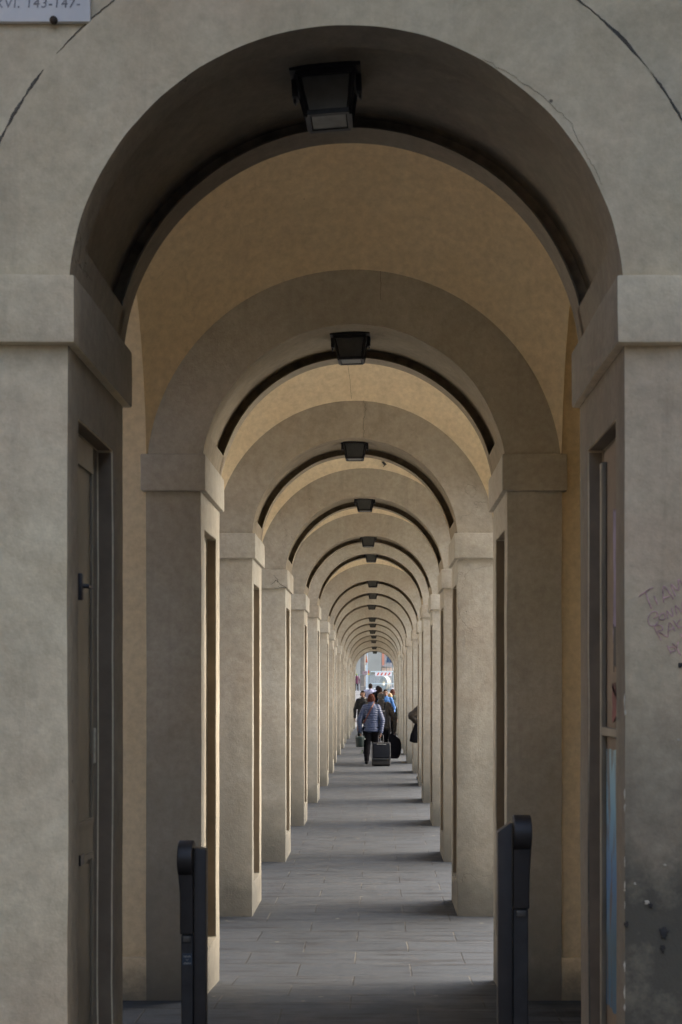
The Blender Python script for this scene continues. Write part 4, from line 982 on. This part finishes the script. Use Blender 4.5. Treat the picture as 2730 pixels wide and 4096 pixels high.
tri('sign_lower', 1467, 2636, 2650, 3.6, 111.85, simple('red_sign', (.45, .08, .04, 1), .6), r)
# site fence with its board
r = root('site_fence', 100, 1530, 'metal site fence with pale rails across the street', 'fence')
rail = simple('galvanised_rail', (.62, .74, .76, 1), .4, .1); thin = simple('galvanised_post', (.22, .29, .29, 1), .5, .3)
child(r, 'rail', 1484, 1576, 2684.5, 2687.5, 100, .05, rail); child(r, 'rail', 1478, 1583, 2733.5, 2736.5, 100, .05, rail); child(r, 'rail', 1478, 1583, 2757, 2759, 100, .05, thin)
for xx in (1478, 1503, 1529, 1555, 1561, 1577): child(r, 'post', xx, xx+1.6, 2685, 2766, 100.06, .05, thin)
bm = bmesh.new()
for k in range(34):
    x = WX(1480+k*3, 100.1); box(bm, x-.006, x+.006, 100.12, 100.13, gz(100), WZ(2687, 100.1))
o = mk('mesh_panel', bm, thin, r); o.matrix_parent_inverse = Matrix.Translation(r.location).inverted()
for xx in (1470, 1500, 1572):
    bm = bmesh.new(); Yx = 99.6; pts = [(WX(xx+9*math.cos(PI*t/8), Yx), Yx, gz(100)+.0+.24*math.sin(PI*t/8)) for t in range(9)]; tube(bm, pts, .035, 6)
    o = mk('foot_hoop', bm, simple('white_paint', (.75, .77, .78, 1), .5), r, 40); o.matrix_parent_inverse = Matrix.Translation(r.location).inverted()
bd = root('warning_board', 99.4, 1535, 'red and white striped warning board hung on the site fence', 'warning board')
wh = simple('board_white', (.80, .78, .78, 1), .5); rd = simple('board_red', (.60, .06, .02, 1), .5)
child(bd, 'panel', 1501.5, 1568, 2689, 2704.5, 99.4, .04, wh)
for k in range(4):
    x = 1508+k*14.8; bm = bmesh.new(); Yx = 99.38; q = [(x, 2701), (x+5.5, 2701), (x+11, 2690.5), (x+5.5, 2690.5)]
    f = bm.faces.new([bm.verts.new((WX(a_, Yx), Yx, WZ(b_, Yx))) for a_, b_ in q]); r_ = bmesh.ops.extrude_face_region(bm, geom=[f], use_keep_orig=True)
    for v in r_['geom']:
        if isinstance(v, bmesh.types.BMVert): v.co.y += .01
    o = mk('stripe', bm, rd, bd); o.matrix_parent_inverse = Matrix.Translation(bd.location).inverted()
r = root('barrier', 96, 1450, 'grey crowd barrier with a faded red striped panel at left', 'barrier')
for xx in (1434, 1441, 1456, 1462): child(r, 'leg', xx, xx+2.2, 2700, 2764, 96, .05, simple('brown_grey_steel', (.18, .16, .15, 1), .6))
child(r, 'rail', 1430, 1470, 2698, 2700, 96.06, .04, thin); child(r, 'panel', 1451, 1470, 2684, 2699, 95.9, .03, simple('faded_stripe', (.33, .24, .25, 1), .7, 0, 14, .5))
r = root('hazard_marker', 95.5, 1475, 'small red and yellow marker beside the barrier', 'marker')
child(r, 'red_top', 1473, 1478, 2682, 2693, 95.5, .06, rd); child(r, 'yellow_foot', 1472, 1479, 2693.5, 2700, 95.5, .06, simple('yellow', (.6, .45, .06, 1), .6)); child(r, 'stem', 1475, 1476.5, 2700.5, 2764, 95.52, .03, thin)
# round stone drum
Yd = 104.; dr = empty('stone_drum', (WX(1541, Yd), Yd, WZ(2760, Yd)), 'large cream stone drum lying on its side behind the fence', 'stone drum', None, math.radians(38))
bm = bmesh.new(); R_ = .50
ringp = [(R_-.10, -.20), (R_, -.17), (R_, .17), (R_-.1, .20)]
n = 40; g = []
for k in range(n):
    t = 2*PI*k/n; g.append([bm.verts.new((yy, math.cos(t)*rr, R_+math.sin(t)*rr)) for rr, yy in ringp]+[bm.verts.new((yy, math.cos(t)*.17, R_+math.sin(t)*.17)) for yy in (.12, -.12)])
for k in range(n):
    A_, B_ = g[k], g[(k+1) % n]
    for q in range(6): bm.faces.new((A_[q], A_[(q+1) % 6], B_[(q+1) % 6], B_[q]))
mk('drum', bm, simple('cream_stone', (.55, .53, .45, 1), .9, 0, 3, .15), dr, 35)
um = empty('parasol', (WX(1572, 120), 120, gz(120)), 'dark blue folded parasol at the right edge of the street end', 'parasol')
bm = bmesh.new(); loft(bm, [(0, 0, 2.4, .55, .5), (0, 0, 2.9, .42, .4), (0, 0, 3.6, .28, .25), (0, 0, 4.4, .05, .05)], 12); 
for v in bm.verts: v.co += noise.noise_vector(v.co*2)*.1
mk('canopy', bm, simple('dark_blue_canvas', (.05, .08, .14, 1), .8), um, 50)
bm = bmesh.new(); tube(bm, [(0, 0, 0), (0, 0, 2.45)], .04, 8); mk('pole', bm, thin, um, 50)
for xx in (1546.5, 1556.5):
    r = root('street_lamp', 116, xx, '%s dark lamp post in front of the pink building' % ('left' if xx < 1550 else 'right'), 'lamp post', 'lamp posts at the street end')
    child(r, 'pole', xx, xx+1.8, 2560, 2766, 116, .06, thin); child(r, 'lantern_head', xx-1.5, xx+3.3, 2556, 2559.5, 115.95, .14, thin)
r = person((WX(1428, 138), 138, gz(138)), 0, 'tiny distant person in a maroon top with yellow green cap at far left', 1.65, top='coat', topm=simple('maroon', (.10, .025, .05, 1), .8), hem=.7, face=False, hair=(.25, .30, .08, 1))
